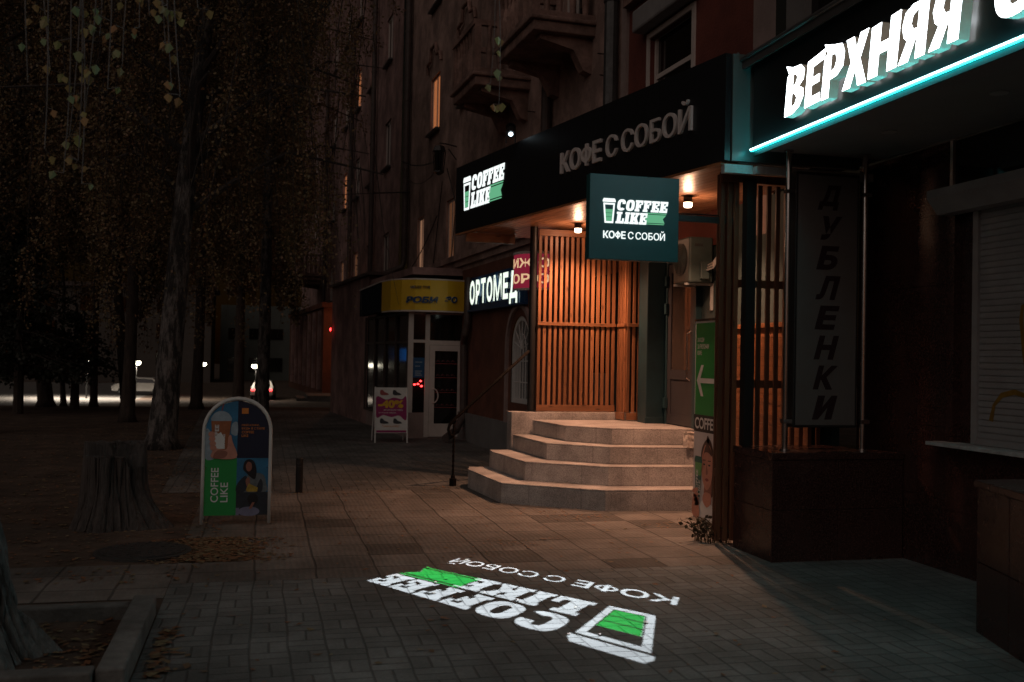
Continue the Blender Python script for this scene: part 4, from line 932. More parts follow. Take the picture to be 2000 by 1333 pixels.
while z < 2.90:
    mb.box(5.385, 4.0, z, 5.41, 6.60, z+.046); mb.obox((5.381, 4.0, z+.006), (0, 2.60, 0), (.004, 0, 0), (0, 0, .034)); z += .0485
rs = mb.build('roller_shutter', 'shutter', t)
mb = MB(); mb.box(5.36, 6.60, 1.05, 5.42, 6.66, 2.9); mb.box(5.365, 4.0, 1.05, 5.42, 6.60, 1.10); mb.build('frame', 'shutter', rs)
mb = MB(); P = [(5.12, 2.98), (5.12, 3.045), (5.35, 3.06), (5.35, 2.86), (5.22, 2.86)]
mb.add([(x, 6.90, z) for x, z in P]+[(x, 3.9, z) for x, z in P], [(4, 3, 2, 1, 0), (5, 6, 7, 8, 9)]+[(i, (i+1) % 5, 5+(i+1) % 5, 5+i) for i in range(5)]); mb.build('shutter_box', 'shutter', rs)
mb = MB(); mb.box(5.20, 3.9, 1.015, 5.42, 6.99, 1.045); mb.build('sill', 'chan', t, bevel=.004)
gpn = Plane((5.381, 6.6, 0), (0, -1, 0), (0, 0, 1), (-1, 0, 0))
mb = MB()
def spray(pts, w):
    pts = [np.array(p, float) for p in pts]; P = []
    for i, p in enumerate(pts):
        d = pts[min(i+1, len(pts)-1)]-pts[max(i-1, 0)]; d /= np.linalg.norm(d); n = np.array([-d[1], d[0]]); ww = w*random.uniform(.7, 1.2); P.append((p-n*ww, p+n*ww))
    for (a, b), (c, e) in zip(P, P[1:]): gpn.poly(mb, [a, c, e, b], 2, 0)
spray([(.52, 1.52), (.47, 1.75), (.44, 2.0), (.45, 2.1), (.52, 2.12), (.58, 2.0), (.62, 1.75), (.68, 1.4)], .016)
spray([(.14, 1.24), (.17, 1.36), (.25, 1.44), (.38, 1.47), (.52, 1.44), (.66, 1.36), (.75, 1.3)], .02)
mb.build('graffiti', 'sprayed', rs)
# base blocks
t = thing('granite_block', (4.7, 7.8, 0), 'big red granite block carrying the two steel posts and the vertical sign', 'block')
mb = MB()
for x0, x1 in ((4.105, 4.72), (4.722, 5.34)):
    for z0, z1 in ((0, .43), (.432, .845)): mb.box(x0, 7.465, z0, x1, 8.15, z1)
mb.build('cladding', 'redgran', t, bevel=.004); mb = MB(); mb.box(4.095, 7.455, .847, 5.34, 8.16, .907); mb.build('cap', 'redgran', t, bevel=.006)
t = thing('granite_block', (4.7, 4.8, 0), 'low red granite block under the shutter at the photo edge', 'block')
mb = MB()
for z0, z1 in ((0, .44), (.443, .90)):
    mb.prism([(5.33, 5.33), (4.345, 5.33), (4.212, 4.90), (5.33, 4.90)], z0, z1); mb.prism([(5.33, 4.896), (4.211, 4.896), (3.95, 4.05), (5.33, 4.05)], z0, z1)
mb.build('cladding', 'redgran', t, bevel=.005)
mb = MB(); mb.prism([(5.33, 5.345), (4.33, 5.345), (3.93, 4.04), (5.33, 4.04)], .902, .945); mb.build('cap', 'redgran', t, bevel=.005)
# posts
def post(x, y, label):
    t = thing('steel_post', (x, y, .907), label, 'post', 'stainless posts on the granite block')
    mb = MB(); mb.tube([(x, y, .9075), (x, y, 3.468)], .024, 20); mb.build('tube', 'steel', t, smooth=False)
    mb = MB(); mb.tube([(x, y, .908), (x, y, .92)], .045, 16); mb.tube([(x, y, 3.455), (x, y, 3.469)], .04, 16); mb.build_split('flange', 'steel', t)
    mb = MB(); mb.box(x-.03, y-.03, 1.14, x+.05, y+.03, 1.175); mb.box(x-.03, y-.03, 3.10, x+.05, y+.03, 3.13); mb.build_split('clamp', 'steel', t)
post(4.325, 7.66, 'shiny stainless post nearest the green banner, left of the vertical sign'); post(5.028, 7.60, 'shiny stainless post next to the granite wall, right of the vertical sign')
t = thing('vertical_sign', (4.68, 7.64, 1.1), 'unlit grey vertical lightbox with dark slanted letters reading down', 'sign')
mb = MB(); mb.box(4.375, 7.62, 1.105, 4.985, 7.74, 3.29); mb.build('box', 'black', t, bevel=.006)
vp = Plane((4.385, 7.62, 1.115), (1, 0, 0), (0, 0, 1), (0, -1, 0)); mb = MB(); vp.rect(mb, .01, .012, .58, 2.15, 2, 0); mb.build('face', 'lightbox', t)
mb = MB()
for i, ch in enumerate('ДУБЛЕНКИ'):
    V, F = text2d(ch, .05) if ch != 'И' else fill2d([[(0, 0), (.30, 0), (.64, .50), (.64, 0), (1, 0), (1, 1), (.70, 1), (.36, .50), (.36, 1), (0, 1)]]); h = .205 if ch != 'Д' else .215
    vp.flat(mb, fit(V, .195-.004*i, 1.855-.2565*i, .185, h, .28), F, .004)
mb.build('lettering', 'dub', t)
# canopy with the big lit letters
t = thing('shop_canopy', (4.7, 5.5, 3.47), 'dark shop canopy with huge white lit letters and a teal light strip', 'canopy')
YE = 2.6
mb = MB(); mb.box(4.075, YE, 3.47, 4.13, 7.83, 4.27); mb.box(4.13, 7.78, 3.49, 5.35, 7.83, 4.27); mb.build('fascia', 'fascia', t)
mb = MB(); mb.box(4.13, YE, 3.475, 5.35, 7.78, 3.489)
mb.build('soffit', 'soffit_grey', t)
mb = MB(); P = [(4.0, 4.275), (4.0, 4.30), (5.3, 4.75), (5.3, 4.72)]
mb.add([(x, 8.12, z) for x, z in P]+[(x, YE, z) for x, z in P], [(0, 1, 2, 3)[::-1], (4, 5, 6, 7)]+[(i, (i+1) % 4, 4+(i+1) % 4, 4+i) for i in range(4)]); mb.box(4.0, YE, 4.20, 4.016, 8.12, 4.2745); mb.build('roof_sheet', 'flash', t)
mb = MB(); mb.tube([(3.99, YE, 4.285), (3.99, 8.1, 4.285)], .02, 8); mb.tube([(3.99, 8.1, 4.285), (4.03, 8.14, 4.33), (4.08, 8.14, 4.42)], .016, 8); mb.build('gutter', 'flash', t)
mb = MB()
for y in (4.4, 5.6, 6.8): mb.tube([(4.7, y, 3.466), (4.7, y, 3.4745)], .06, 20)
mb.build_split('spotlight', 'chan', t)
mb = MB(); mb.tube([(4.060, YE, 3.486), (4.060, 7.83, 3.486)], .0135, 10); mb.build('led_tube', 'teal_led', t)
mb = MB(); mb.box(4.078, YE, 3.432, 4.092, 7.825, 3.4695); mb.build('led_shade_lip', 'black', t)  # lip added to keep the strip's light off the lightbox below
mb = MB(); y = 7.80
while y > 3.6: mb.box(4.039, y, 3.481, 4.0465, y+.020, 3.492); y -= .03
mb.build('led_chips', 'led_core', t)
CAPS = {
 'В': ([[(.0, 0), (.45, 0), (.8, .10), (1, .30), (.95, .46), (.70, .55), (.92, .66), (.95, .86), (.72, 1.0), (.30, 1.02), (-.12, 1.12), (.10, .90), (0, .86)], [(.34, .14), (.55, .20), (.62, .32), (.50, .42), (.34, .46)], [(.34, .60), (.50, .64), (.58, .76), (.48, .85), (.34, .86)]]),
 'Е': ([[(0, 0), (.95, .02), (.90, .20), (.36, .18), (.36, .42), (.82, .44), (.80, .60), (.36, .58), (.36, .80), (1.0, .86), (1.05, 1.06), (.45, 1.0), (0, .96)]]),
 'Р': ([[(0, 0), (.36, 0), (.36, .36), (.70, .38), (.98, .52), (1.0, .80), (.85, .98), (.45, 1.04), (-.05, 1.14), (.14, .92), (0, .86)], [(.36, .52), (.56, .56), (.64, .70), (.56, .84), (.36, .86)]]),
 'Х': ([[(0, 0), (.34, 0), (.52, .32), (.68, -.02), (1.04, -.02), (.70, .50), (.98, 1.0), (.62, 1.0), (.50, .72), (.36, .98), (.02, .98), (.30, .50)]]),
 'Н': ([[(0, 0), (.34, 0), (.34, .40), (.66, .40), (.66, 0), (1, 0), (1, 1.02), (.66, 1.0), (.66, .60), (.34, .60), (.34, .98), (0, .96)]]),
 'Я': ([[(0, 0), (.38, 0), (.58, .34), (.64, .36), (.64, 0), (1, 0), (1, 1.0), (.78, 1.06), (.70, 1.0), (.40, 1.0), (.12, .90), (.04, .66), (.14, .46), (.28, .38)], [(.64, .54), (.48, .55), (.38, .66), (.42, .80), (.56, .85), (.64, .86)]]),
 'О': ([[_sup(.5, .5, .5, .52, 2*math.pi*k/28, .8) for k in range(28)], [_sup(.5, .5, .17, .34, 2*math.pi*k/20, .8) for k in range(20)]]),
 'Д': ([[(0, -.18), (.2, -.18), (.2, 0), (.85, 0), (.85, -.18), (1.05, -.18), (1.05, .2), (.95, .2), (.95, 1), (.3, 1), (.12, .2), (0, .2)], [(.42, .2), (.62, .2), (.62, .82), (.52, .82)]]),
}
lpn = Plane((4.052, 0, 3.6), (0, -1, 0), (0, 0, 1), (-1, 0, 0)); mb = MB()
for ch, ya, yb in (('В', 7.12, 6.85), ('Е', 6.82, 6.59), ('Р', 6.585, 6.32), ('Х', 6.31, 6.03), ('Н', 6.00, 5.68), ('Я', 5.665, 5.395), ('Я', 5.36, 5.085), ('О', 4.80, 4.47), ('Д', 4.43, 4.08)):
    V, F = fill2d([[(-ya+a*(ya-yb)+b*.05, b*.355) for a, b in lp] for lp in CAPS[ch]])
    lpn.solid(mb, V, F, .0, .078, 0, 1)
mb.build('lettering', ['sign_white', 'gret'], t)

# ------------------------------------------------------------------ pavement furniture
t = thing('arched_pavement_sign', (-.22, 9.83, 0), 'arched white tube pavement sign with green and blue coffee posters', 'sign')
x0, x1, yb, ztop, zs = -.525, .095, 9.83, 1.205, .90
lean = .10
def L3(x, z, d=0): return (x, yb+.02+lean*z/1.2-d, z)
mb = MB(); cx, rx = (x0+x1)/2, (x1-x0)/2
path = [L3(x0-.0, .02), L3(x0, .5), L3(x0, zs)]+[L3(cx-rx*math.cos(a), zs+(ztop-zs)*math.sin(a)) for a in np.linspace(.15, math.pi-.15, 15)]+[L3(x1, zs), L3(x1, .5), L3(x1, .02)]
mb.tube(path, .0165, 12); mb.build('frame', 'white', t, smooth=True)
mb = MB(); path2 = [(p[0], 2*yb+.36-p[1]+.0, p[2]) for p in path]; mb.tube(path2, .0165, 10); mb.build('rear_frame', 'white', t, smooth=True)
Vn = np.array([0, lean/1.2, 1.0]); Vn /= np.linalg.norm(Vn)
ap = Plane(L3(cx, .10), (1, 0, 0), Vn, np.cross((1, 0, 0), Vn)); sgn = 1
ap.N = np.array([0, -Vn[2], Vn[1]])
pw = rx-.016; hh = 1.085
def board(a0, a1, z0, z1, inset=.0): pass
outl = [(-pw, .0), (pw, .0), (pw, .80)]+[(pw*math.cos(a), .80+(hh-.80)*math.sin(a)) for a in np.linspace(.1, math.pi-.1, 17)]+[(-pw, .80)]
mb = MB(); ap.solid(mb, np.array(outl), [tuple(range(len(outl)))], -.006, .0); mb.build('panel', 'pwhite', t)
mb = MB(); AM = ['skyblue', 'navy', 'green', 'cloud', 'orange', 'pcoffee', 'pwhite', 'skin', 'phair_d', 'denim', 'dkdenim', 'gold', 'lilac', 'lips', 'skin_d']
half = .54
ap.poly(mb, [(-pw, half), (0, half), (0, hh)]+[(pw*math.cos(a), .80+(hh-.80)*math.sin(a)) for a in np.linspace(math.pi/2+.06, math.pi-.05, 9)]+[(-pw, .80)], 1, 0)
ap.poly(mb, [(0, half), (pw, half), (pw, .80)]+[(pw*math.cos(a), .80+(hh-.80)*math.sin(a)) for a in np.linspace(.05, math.pi/2-.06, 9)]+[(0, hh)], 1, 1)
ap.rect(mb, -pw, 0, 0, half, 1, 2); ap.rect(mb, 0, 0, pw, half, 1, 0)
ap.poly(mb, smooth_loop([(-pw, half+.005), (-.20, half+.005), (-.19, half+.12), (-.24, half+.24), (-pw, half+.27)]), 2, 3)
ap.poly(mb, smooth_loop([(-.06, half+.24), (-.003, half+.22), (-.003, half+.34), (-.05, half+.33)]), 2, 3)
# iced coffee in a hand
ap.poly(mb, [(-.155, .995), (-.145, .995), (-.125, 1.075), (-.135, 1.075)], 3, 13)
ap.poly(mb, smooth_loop([(-.245, .90), (-.22, .965), (-.16, .99), (-.09, .97), (-.055, .90), (-.15, .885)]), 4, 3)
ap.poly(mb, [(-.225, .62), (-.09, .62), (-.06, .895), (-.245, .895)], 5, 5); ap.poly(mb, [(-.212, .63), (-.125, .63), (-.115, .72), (-.155, .79), (-.21, .74)], 6, 6)
ap.text(mb, 'COFFEE', -.21, .63, .038, .23, 7, 6, .02, rot=True); ap.text(mb, 'LIKE', -.15, .63, .035, .14, 7, 6, .02, rot=True)
ap.poly(mb, smooth_loop([(-.225, half+.004), (-.23, .60), (-.20, .635), (-.10, .625), (-.085, .74), (-.06, .76), (-.045, .70), (-.005, half+.004)]), 8, 7)
for k, fy in enumerate((.77, .725, .68, .64)): ap.ell(mb, -.238+.006*k, fy, .030, .026, 8, 7)
ap.poly(mb, smooth_loop([(-.22, half+.004), (-.12, half+.004), (-.09, .60), (-.18, .615)]), 9, 14)
# dark quarter
ap.rect(mb, .035, .965, .098, 1.02, 2, 4)
for k, (s_, w) in enumerate((('ПЕЙ КОФЕ,', .165), ('БУДЬ В СТИЛЕ', .215), ('COFFEE', .115), ('LIKE', .062))): ap.text(mb, s_, .038, .845-.034*k, w, .024, 2, 4, .012)
# green quarter
ap.text(mb, 'COFFEE', -.235, .125, .07, .325, 2, 6, .012, rot=True); ap.text(mb, 'LIKE', -.145, .125, .068, .185, 2, 6, .012, rot=True)
# dark-haired figure in a denim jacket with a gold bag
ap.rect(mb, 0, 0, pw, .22, 2, 10)
ap.poly(mb, smooth_loop([(.01, .24), (.02, .31), (.09, .37), (.17, .40), (.25, .38), (.275, .30), (.27, .22), (.02, .22)]), 3, 9)
ap.poly(mb, smooth_loop([(.0, .22), (.01, .30), (.085, .375), (.10, .30), (.08, .225)]), 4, 10); ap.poly(mb, smooth_loop([(.18, .22), (.22, .34), (.245, .30), (.235, .22)]), 4, 10)
ap.poly(mb, smooth_loop([(.06, .44), (.075, .51), (.12, .53), (.165, .50), (.185, .41), (.17, .34), (.13, .36), (.09, .40)]), 5, 8)
ap.poly(mb, smooth_loop([(.085, .47), (.105, .505), (.135, .49), (.14, .445), (.12, .415), (.095, .425)]), 6, 14)
ap.poly(mb, smooth_loop([(.085, .33), (.115, .36), (.125, .30), (.10, .27)]), 6, 14)
ap.poly(mb, [(.09, .24), (.115, .30), (.20, .26), (.195, .222), (.10, .222)], 7, 11)
ap.ell(mb, .155, .15, .05, .055, 4, 8); ap.poly(mb, [(.12, .06), (.15, .12), (.175, .12), (.145, .06)], 5, 14)
ap.ell(mb, .12, .035, .10, .045, 3, 12)
ap.rect(mb, 0, 0, .03, .07, 4, 12)
mb.build('poster', AM, t)
mb = MB()
for sx in (-1, 1):
    for z in (.12, .45, .80): mb.tube([ap.p(sx*(pw-.012), z, .001), ap.p(sx*(pw-.012), z, .006)], .004, 8)
mb.build_split('screw', 'steel', t)

t = thing('bollard', (.456, 12.09, 0), 'short black bollard standing alone on the paving', 'bollard')
mb = MB(); mb.tube([(.456, 12.09, 0), (.456, 12.09, .405), (.456, 12.09, .412)], [.042, .042, .036], 20); mb.build('shaft', 'black', t)
mb = MB(); mb.poly([(.425, 12.058, .35), (.450, 12.046, .345), (.462, 12.046, .375), (.43, 12.056, .38)]); mb.tube([(.456, 12.09, .31), (.456, 12.09, .318)], .0425, 20); mb.build('scuff', 'acwhite' if False else 'cast', t)
t = thing('handrail', (2.39, 12.52, 0), 'wrought iron handrail with twisted post climbing beside the steps', 'handrail')
mb = MB(); mb.tube([(2.39, 12.52, 0), (2.39, 12.52, .10), (2.39, 12.52, .101), (2.39, 12.52, .14)], [.045, .045, .03, .025], 10); mb.build('foot', 'iron', t)
mb = MB(); n = 40; P = []
for i in range(n+1):
    z = .14+.66*i/n; a = i*.42; rr = .017 if .06 < i/n < .94 else .02
    P += [(2.39+rr*math.cos(a+k*math.pi/2), 12.52+rr*math.sin(a+k*math.pi/2), z) for k in range(4)]
mb.add(P, [(i*4+k, i*4+(k+1) % 4, i*4+4+(k+1) % 4, i*4+4+k) for i in range(n) for k in range(4)]); mb.build('twisted_post', 'iron', t)
mb = MB(); mb.tube([(2.375, 12.50, .64), (2.335, 12.50, .66), (2.315, 12.5, .72), (2.33, 12.5, .78), (2.40, 12.51, .86), (2.9, 12.58, 1.30), (3.40, 12.66, 1.745)], .02, 10); mb.build('rail', 'iron', t, smooth=True)

# stump, manhole
t = thing('tree_stump', (-1.33, 9.98, 0), 'old broken tree stump with spreading roots by the arched sign', 'stump')
mb = MB(); n = 200; zs_ = np.concatenate([np.linspace(0, .5, 26), np.linspace(.52, .80, 16)]); P = []
def stump_top(x, y): return .66+.12*(1 if y > .02 else 0)-(.10 if x > .12 and y < .05 else 0)+.03*mnoise.noise(Vector((x*9, y*9, 1)))
for z in zs_:
    for k in range(n):
        a = 2*math.pi*k/n; fl = max(0, 1-z/.45)**1.7
        nz_ = mnoise.noise(Vector((math.cos(a)*2.2, math.sin(a)*2.2, z*.9)))+.55*mnoise.noise(Vector((math.cos(a)*6, math.sin(a)*6, z*1.5+4)))+.25*mnoise.noise(Vector((math.cos(a)*14, math.sin(a)*14, z*2+8)))
        rg = 1-min(1, abs(mnoise.noise(Vector((math.cos(a)*4.5, math.sin(a)*4.5, z*.8+3))))*5); r_ = .275*(1+.17*nz_-.16*rg*rg)*(1-.10*z)+fl*(.30*max(0, math.cos(a+.25))**4+.10*max(0, math.cos(a-3.6))**3+.12*max(0, math.cos(a+1.6))**4)
        x, y = r_*math.cos(a), r_*math.sin(a)
        P.append((-1.33+x, 9.98+y*.85, min(z, stump_top(x, y))))
m_ = len(zs_); mb.add(P, [(i*n+k, i*n+(k+1) % n, (i+1)*n+(k+1) % n, (i+1)*n+k) for i in range(m_-1) for k in range(n)])
cap = [P[-n:]]
for f_ in (.75, .5, .25):
    q = [(-1.33+(p[0]+1.33)*f_, 9.98+(p[1]-9.98)*f_) for p in P[-n:]]; cap.append([(x, y, stump_top(x+1.33, (y-9.98)/.85)-.02+.02*random.random()) for x, y in q])
vv = [p for c_ in cap for p in c_]+[(-1.33, 9.98, .66)]
mb.add(vv, [(i*n+k, i*n+(k+1) % n, (i+1)*n+(k+1) % n, (i+1)*n+k) for i in range(3) for k in range(n)]+[(3*n+k, 3*n+(k+1) % n, 4*n) for k in range(n)])
mb.build('trunk', 'stump', t, smooth=False)
t = thing('manhole_cover', (-.91, 8.64, 0), 'round iron manhole cover half hidden in soil and leaves', 'manhole cover')
mb = MB(); mb.tube([(-.91, 8.64, .002), (-.91, 8.64, .03)], .33, 36)
for rr in (.10, .17, .24, .30):
    for k in range(int(rr*70)):
        a = 2*math.pi*k/int(rr*70); mb.box(-.91+rr*math.cos(a)-.014, 8.64+rr*math.sin(a)-.014, .03, -.91+rr*math.cos(a)+.014, 8.64+rr*math.sin(a)+.014, .036)
mb.build('lid', 'cast', t); mb = MB(); mb.tube([(-.91, 8.64, .0), (-.91, 8.64, .018)], .38, 36); mb.build('ring', 'cast', t)

# ------------------------------------------------------------------ shops beyond
t = thing('shoe_shop', (3.0, 22, 0), 'low shoe shop with white framed glass door jutting onto the pavement', 'shop')
SA, SB = np.array([2.86, 19.80, 0]), np.array([1.92, 29.0, 0]); SDv = (SB-SA)/np.linalg.norm(SB-SA); SNv = np.array([-SDv[1], SDv[0], 0]); SNv = -SNv if SNv[0] > 0 else SNv
mb = MB(); mb.box(4.02, 19.83, 0, 4.4, 20.1, 3.3); mb.obox(SA+SDv*4.2, SDv*5.05, -SNv*.2, (0, 0, 3.55)); mb.prism([(2.9, 19.95), (4.3, 19.95), (3.9, 29.05), (1.95, 29.05)], 3.30, 3.45); mb.box(1.925, 29.02, 0, 3.9, 29.15, 3.56)
mb.build('wall', 'mauve', t)
mb = MB(); mb.obox(SA+SDv*3.9+SNv*.08+(0, 0, 3.56), SDv*5.5, -SNv*2.2, (0, 0, .07)); mb.build('roof_edge', 'pipe_brown', t)
mb = MB(); mb.box(2.84, 19.79, 0, 3.20, 19.86, .52); mb.box(3.21, 19.80, 0, 4.02, 19.86, .03); mb.obox(SA+(0, 0, 0), SDv*4.2, -SNv*.1, (0, 0, .35)); mb.build_split('plinth', 'pink', t)
def framebars(mb, bars, y0, y1):
    for a, b, c, e in bars: mb.box(a, y0, c, b, y1, e)
mb = MB(); framebars(mb, [(2.82, 2.92, .52, 2.55), (3.16, 3.25, .03, 2.55), (3.94, 4.02, .03, 2.55), (2.92, 3.16, 1.92, 1.98), (3.25, 3.94, 1.88, 1.97), (2.92, 3.94, 2.49, 2.55)], 19.785, 19.85)
w = mb.build('window', 'frame', t)
mb = MB(); mb.box(2.92, 19.81, .52, 3.16, 19.82, 2.49); mb.box(3.25, 19.81, 1.97, 3.94, 19.82, 2.49); mb.build('pane', 'glass', w)
mb = MB(); framebars(mb, [(3.255, 3.36, .04, 1.875), (3.83, 3.935, .04, 1.875), (3.36, 3.83, .04, .30), (3.36, 3.83, 1.76, 1.875)], 19.775, 19.835)
d_ = mb.build('door', 'frame', t)
mb = MB(); mb.box(3.36, 19.80, .30, 3.83, 19.81, 1.76); mb.build('pane', 'glass', d_)
mb = MB(); mb.tube([(3.33, 19.775, .72)]+[(3.34+.09*math.sin(a), 19.73, .86-.14*math.cos(a)) for a in np.linspace(.2, math.pi-.2, 9)]+[(3.33, 19.775, 1.0)], .014, 6); mb.build('handle', 'frame', d_)
mb = MB(); k = 0
for s_ in np.arange(.05, 4.3, 1.05): mb.obox(SA+SDv*s_+SNv*.005+(0, 0, .35), SDv*.07, SNv*.04, (0, 0, 2.2))
for z in (.35, 1.9, 2.48): mb.obox(SA+SDv*.12+SNv*.006+(0, 0, z), SDv*4.1, SNv*.025, (0, 0, .06))
w = mb.build('window', 'pipe_brown', t)
mb = MB(); mb.obox(SA+(0, 0, .35), SDv*4.2, -SNv*.04, (0, 0, 2.2)); mb.build('pane', 'glass', w)
t = thing('door_notice', (3.04, 19.78, 1.35), 'blue notice taped inside the narrow pane beside the shoe shop door', 'notice')
mb = MB(); mb.box(2.925, 19.795, 1.22, 3.155, 19.80, 1.62); n_ = Plane((2.925, 19.795, 1.22), (1, 0, 0), (0, 0, 1), (0, -1, 0)); mb.build('sheet', 'posterblue', t)
mb = MB()
for z, w_ in ((.30, .14), (.22, .10), (.12, .14), (.08, .12), (.04, .14)): n_.rect(mb, .04, z, .04+w_, z+.018, 2, 0)
mb.build('print', 'cloud', t)
# added glowing shapes standing in for red tail light reflections in the glass
for i, (x, z) in enumerate(((2.96, 1.08), (3.03, 1.09), (3.10, 1.05), (3.08, 1.15))):
    t = thing('red_reflection', (x, 19.80, z), 'small red glow standing in for a reflection in the narrow pane under the blue notice', 'lamp', 'red reflections in the shop pane')
    mb = MB(); mb.tube([(x-.022, 19.797, z), (x-.01, 19.792, z), (x+.01, 19.792, z), (x+.022, 19.797, z)], [.008, .016, .016, .008], 8); mb.build('bulb', 'red_led', t)
t = thing('shoe_display', (3.6, 20.15, .5), 'shelves of boxed shoes behind the glass of the shoe shop door', 'display')
mb = MB()
for z in (.62, .92, 1.22, 1.5): mb.box(3.37, 19.795, z, 3.82, 19.7985, z+.012)
mb.build_split('shelf', 'lips', t)
mb = MB()
for z in (.64, .94, 1.24, 1.52):
    for x in np.arange(3.44, 3.8, .10): mb.tube([(x-.04, 19.793, z+.02), (x-.015, 19.79, z+.045), (x+.01, 19.79, z+.03), (x+.04, 19.793, z+.015)], [.012, .02, .016, .008], 6)
mb.build('shoe', mat('dark_red_shoes', (.10, .025, .03), .3, var=.6, scale=14), t)
# curved yellow sign
t = thing('yellow_sign', (3.1, 19.6, 2.5), 'curved yellow shop sign with blue raised letters above the glass door', 'sign')
plan = [(3.90, 19.62), (3.55, 19.52), (3.2, 19.48), (2.9, 19.52), (2.65, 19.70), (2.47, 20.0), (2.36, 20.6)]
plan = [tuple(p) for p in np.array([np.array(a)*(1-s_)+np.array(b)*s_ for a, b in zip(plan, plan[1:]) for s_ in (0, .33, .66)]+[np.array(plan[-1])])]
z0, z1 = 2.56, 3.16
def strip(plan, z0, z1, mb, mi=0, d=0):
    for (a, b) in zip(plan, plan[1:]): mb.add([(a[0], a[1], z0), (b[0], b[1], z0), (b[0], b[1], z1), (a[0], a[1], z1)], [(0, 1, 2, 3)], mi)
mb = MB(); strip(plan, z0, z1, mb); back = [(3.90, 19.78), (2.95, 19.78), (2.62, 20.2), (2.5, 20.6)]
n_ = len(plan)
mb.build('face', 'yellow', t)
mb = MB(); mb.prism(plan+back[::-1], z0-.03, z0-.001); mb.prism(plan+back[::-1], z1+.001, z1+.03); mb.build_split('rim', 'frame', t)
cum = np.r_[0, np.cumsum([math.dist(a, b) for a, b in zip(plan, plan[1:])])][::-1]
def on_sign(u, d):  # u measured from the far end, towards the wall
    s_ = max(0, min(cum[0], cum[0]-u)); i = max(0, min(len(plan)-2, int(np.searchsorted(cum[0]-cum, s_, side='right'))-1)); f = (s_-(cum[0]-cum[i]))/max(1e-6, cum[i]-cum[i+1])
    a, b = np.array(plan[i]), np.array(plan[i+1]); p = a*(1-f)+b*f; tg = (b-a)/np.linalg.norm(b-a); nn = np.array([-tg[1], tg[0]]); nn = -nn if nn[1] > 0 else nn
    return p+nn*d
mb = MB()
def curved_text(body, u, z, w, h, off, shear, mi, d=.03):
    V, F = text2d(body, off); V, F = merge_doubles(fit(V, u, z, w, h, shear), F); F = [f for f in F if len(set(f)) == len(f)]
    P = [(*on_sign(a, d), b) for a, b in V]; Q = [(*on_sign(a, .0), b) for a, b in V]
    mb.add(P, F, mi)
    for lp in boundary(F):
        n = len(lp); mb.add([Q[i] for i in lp]+[P[i] for i in lp], [(i, (i+1) % n, n+(i+1) % n, n+i) for i in range(n)], 2)
tot = cum[0]
curved_text('МОДЕ ТОВ', .40*tot, 2.98, .17*tot, .06, .01, .1, 1)
curved_text('РОБИ', .36*tot, 2.70, .27*tot, .13, .05, .25, 0); curved_text('ЗО', .70*tot, 2.72, .17*tot, .13, .05, .25, 0)
mb.build('lettering', ['blue3d', 'dkdenim', 'white'], t)
MT['darksign'] = mat('dark_sign_face', (.015, .02, .03), .9, spec=.1)
t = thing('dark_sign', (2.3, 22, 2.5), 'dark unlit sign panel running along the shop from the yellow sign', 'sign')
mb = MB(); mb.obox((2.355, 20.62, 2.56), (-.15, 3.1, 0), (.12, .01, 0), (0, 0, .6)); mb.build('face', 'darksign', t); mb = MB(); mb.obox((2.34, 20.62, 3.162), (-.15, 3.1, 0), (.14, .01, 0), (0, 0, .03)); mb.build_split('rim', 'frame', t)
# backlit letters ОРТОМЕД
t = thing('lit_letter_sign', gp(17.2, 2.6, .2), 'white glowing letter sign between the yellow sign and the black post', 'sign')
op = Plane(np.array([wx(0), 0, 0])+WN*(OFF+.06), WD*-1, (0, 0, 1), WN); mb = MB(); u = -18.98
for ch, w_ in zip('ОРТОМЕД', (.50, .42, .44, .52, .66, .44, .60)):
    V, F = text2d(ch, .042 if ch != 'М' else .02); zb = 2.655 if ch != 'Д' else 2.56; op.solid(mb, fit(V, u, zb, w_*.87-.075, .46 if ch != 'Д' else .555), F, .0, .03, 0, 1); u += w_*.87
mb.build('lettering', ['orto', 'blue3d'], t)
mb = MB(); mb.obox(gp(15.6, 2.52, .002), WD*3.5, (0, 0, .035), WN*.12); mb.obox(gp(15.6, 2.56, .002), WD*3.5, (0, 0, .62), WN*.05); mb.build('backing', 'blue3d', t)
# red drum sign
t = thing('red_drum_sign', (3.84, 15.2, 2.7), 'curved red sign with cream letters beside the glowing white letters', 'sign')
cpx, cpy, rr = 4.17, 14.92, .42
ang = np.linspace(rad(150), rad(285), 18)
pn = [(cpx+rr*math.cos(a), cpy+rr*math.sin(a)) for a in ang]
mb = MB(); strip(pn, 2.72, 3.24, mb); mb.build('face', 'crimson', t)
mb = MB(); strip([(cpx+(rr+.012)*math.cos(a), cpy+(rr+.012)*math.sin(a)) for a in ang], 3.241, 3.28, mb); strip([(cpx+(rr+.012)*math.cos(a), cpy+(rr+.012)*math.sin(a)) for a in ang], 2.685, 2.719, mb); mb.build('rim', 'white', t)
mb = MB(); L_ = rr*(ang[-1]-ang[0])
for body, z in (('НИЖ О', 3.03), ('КОР О', 2.79)):
    V, F = text2d(body, .025); V = fit(V, .02, z, L_*.9, .15)
    P = [(cpx+(rr+.006)*math.cos(ang[0]+a/rr), cpy+(rr+.006)*math.sin(ang[0]+a/rr), b) for a, b in V]; mb.add(P, F)
mb.build('lettering', 'cream_lit', t)
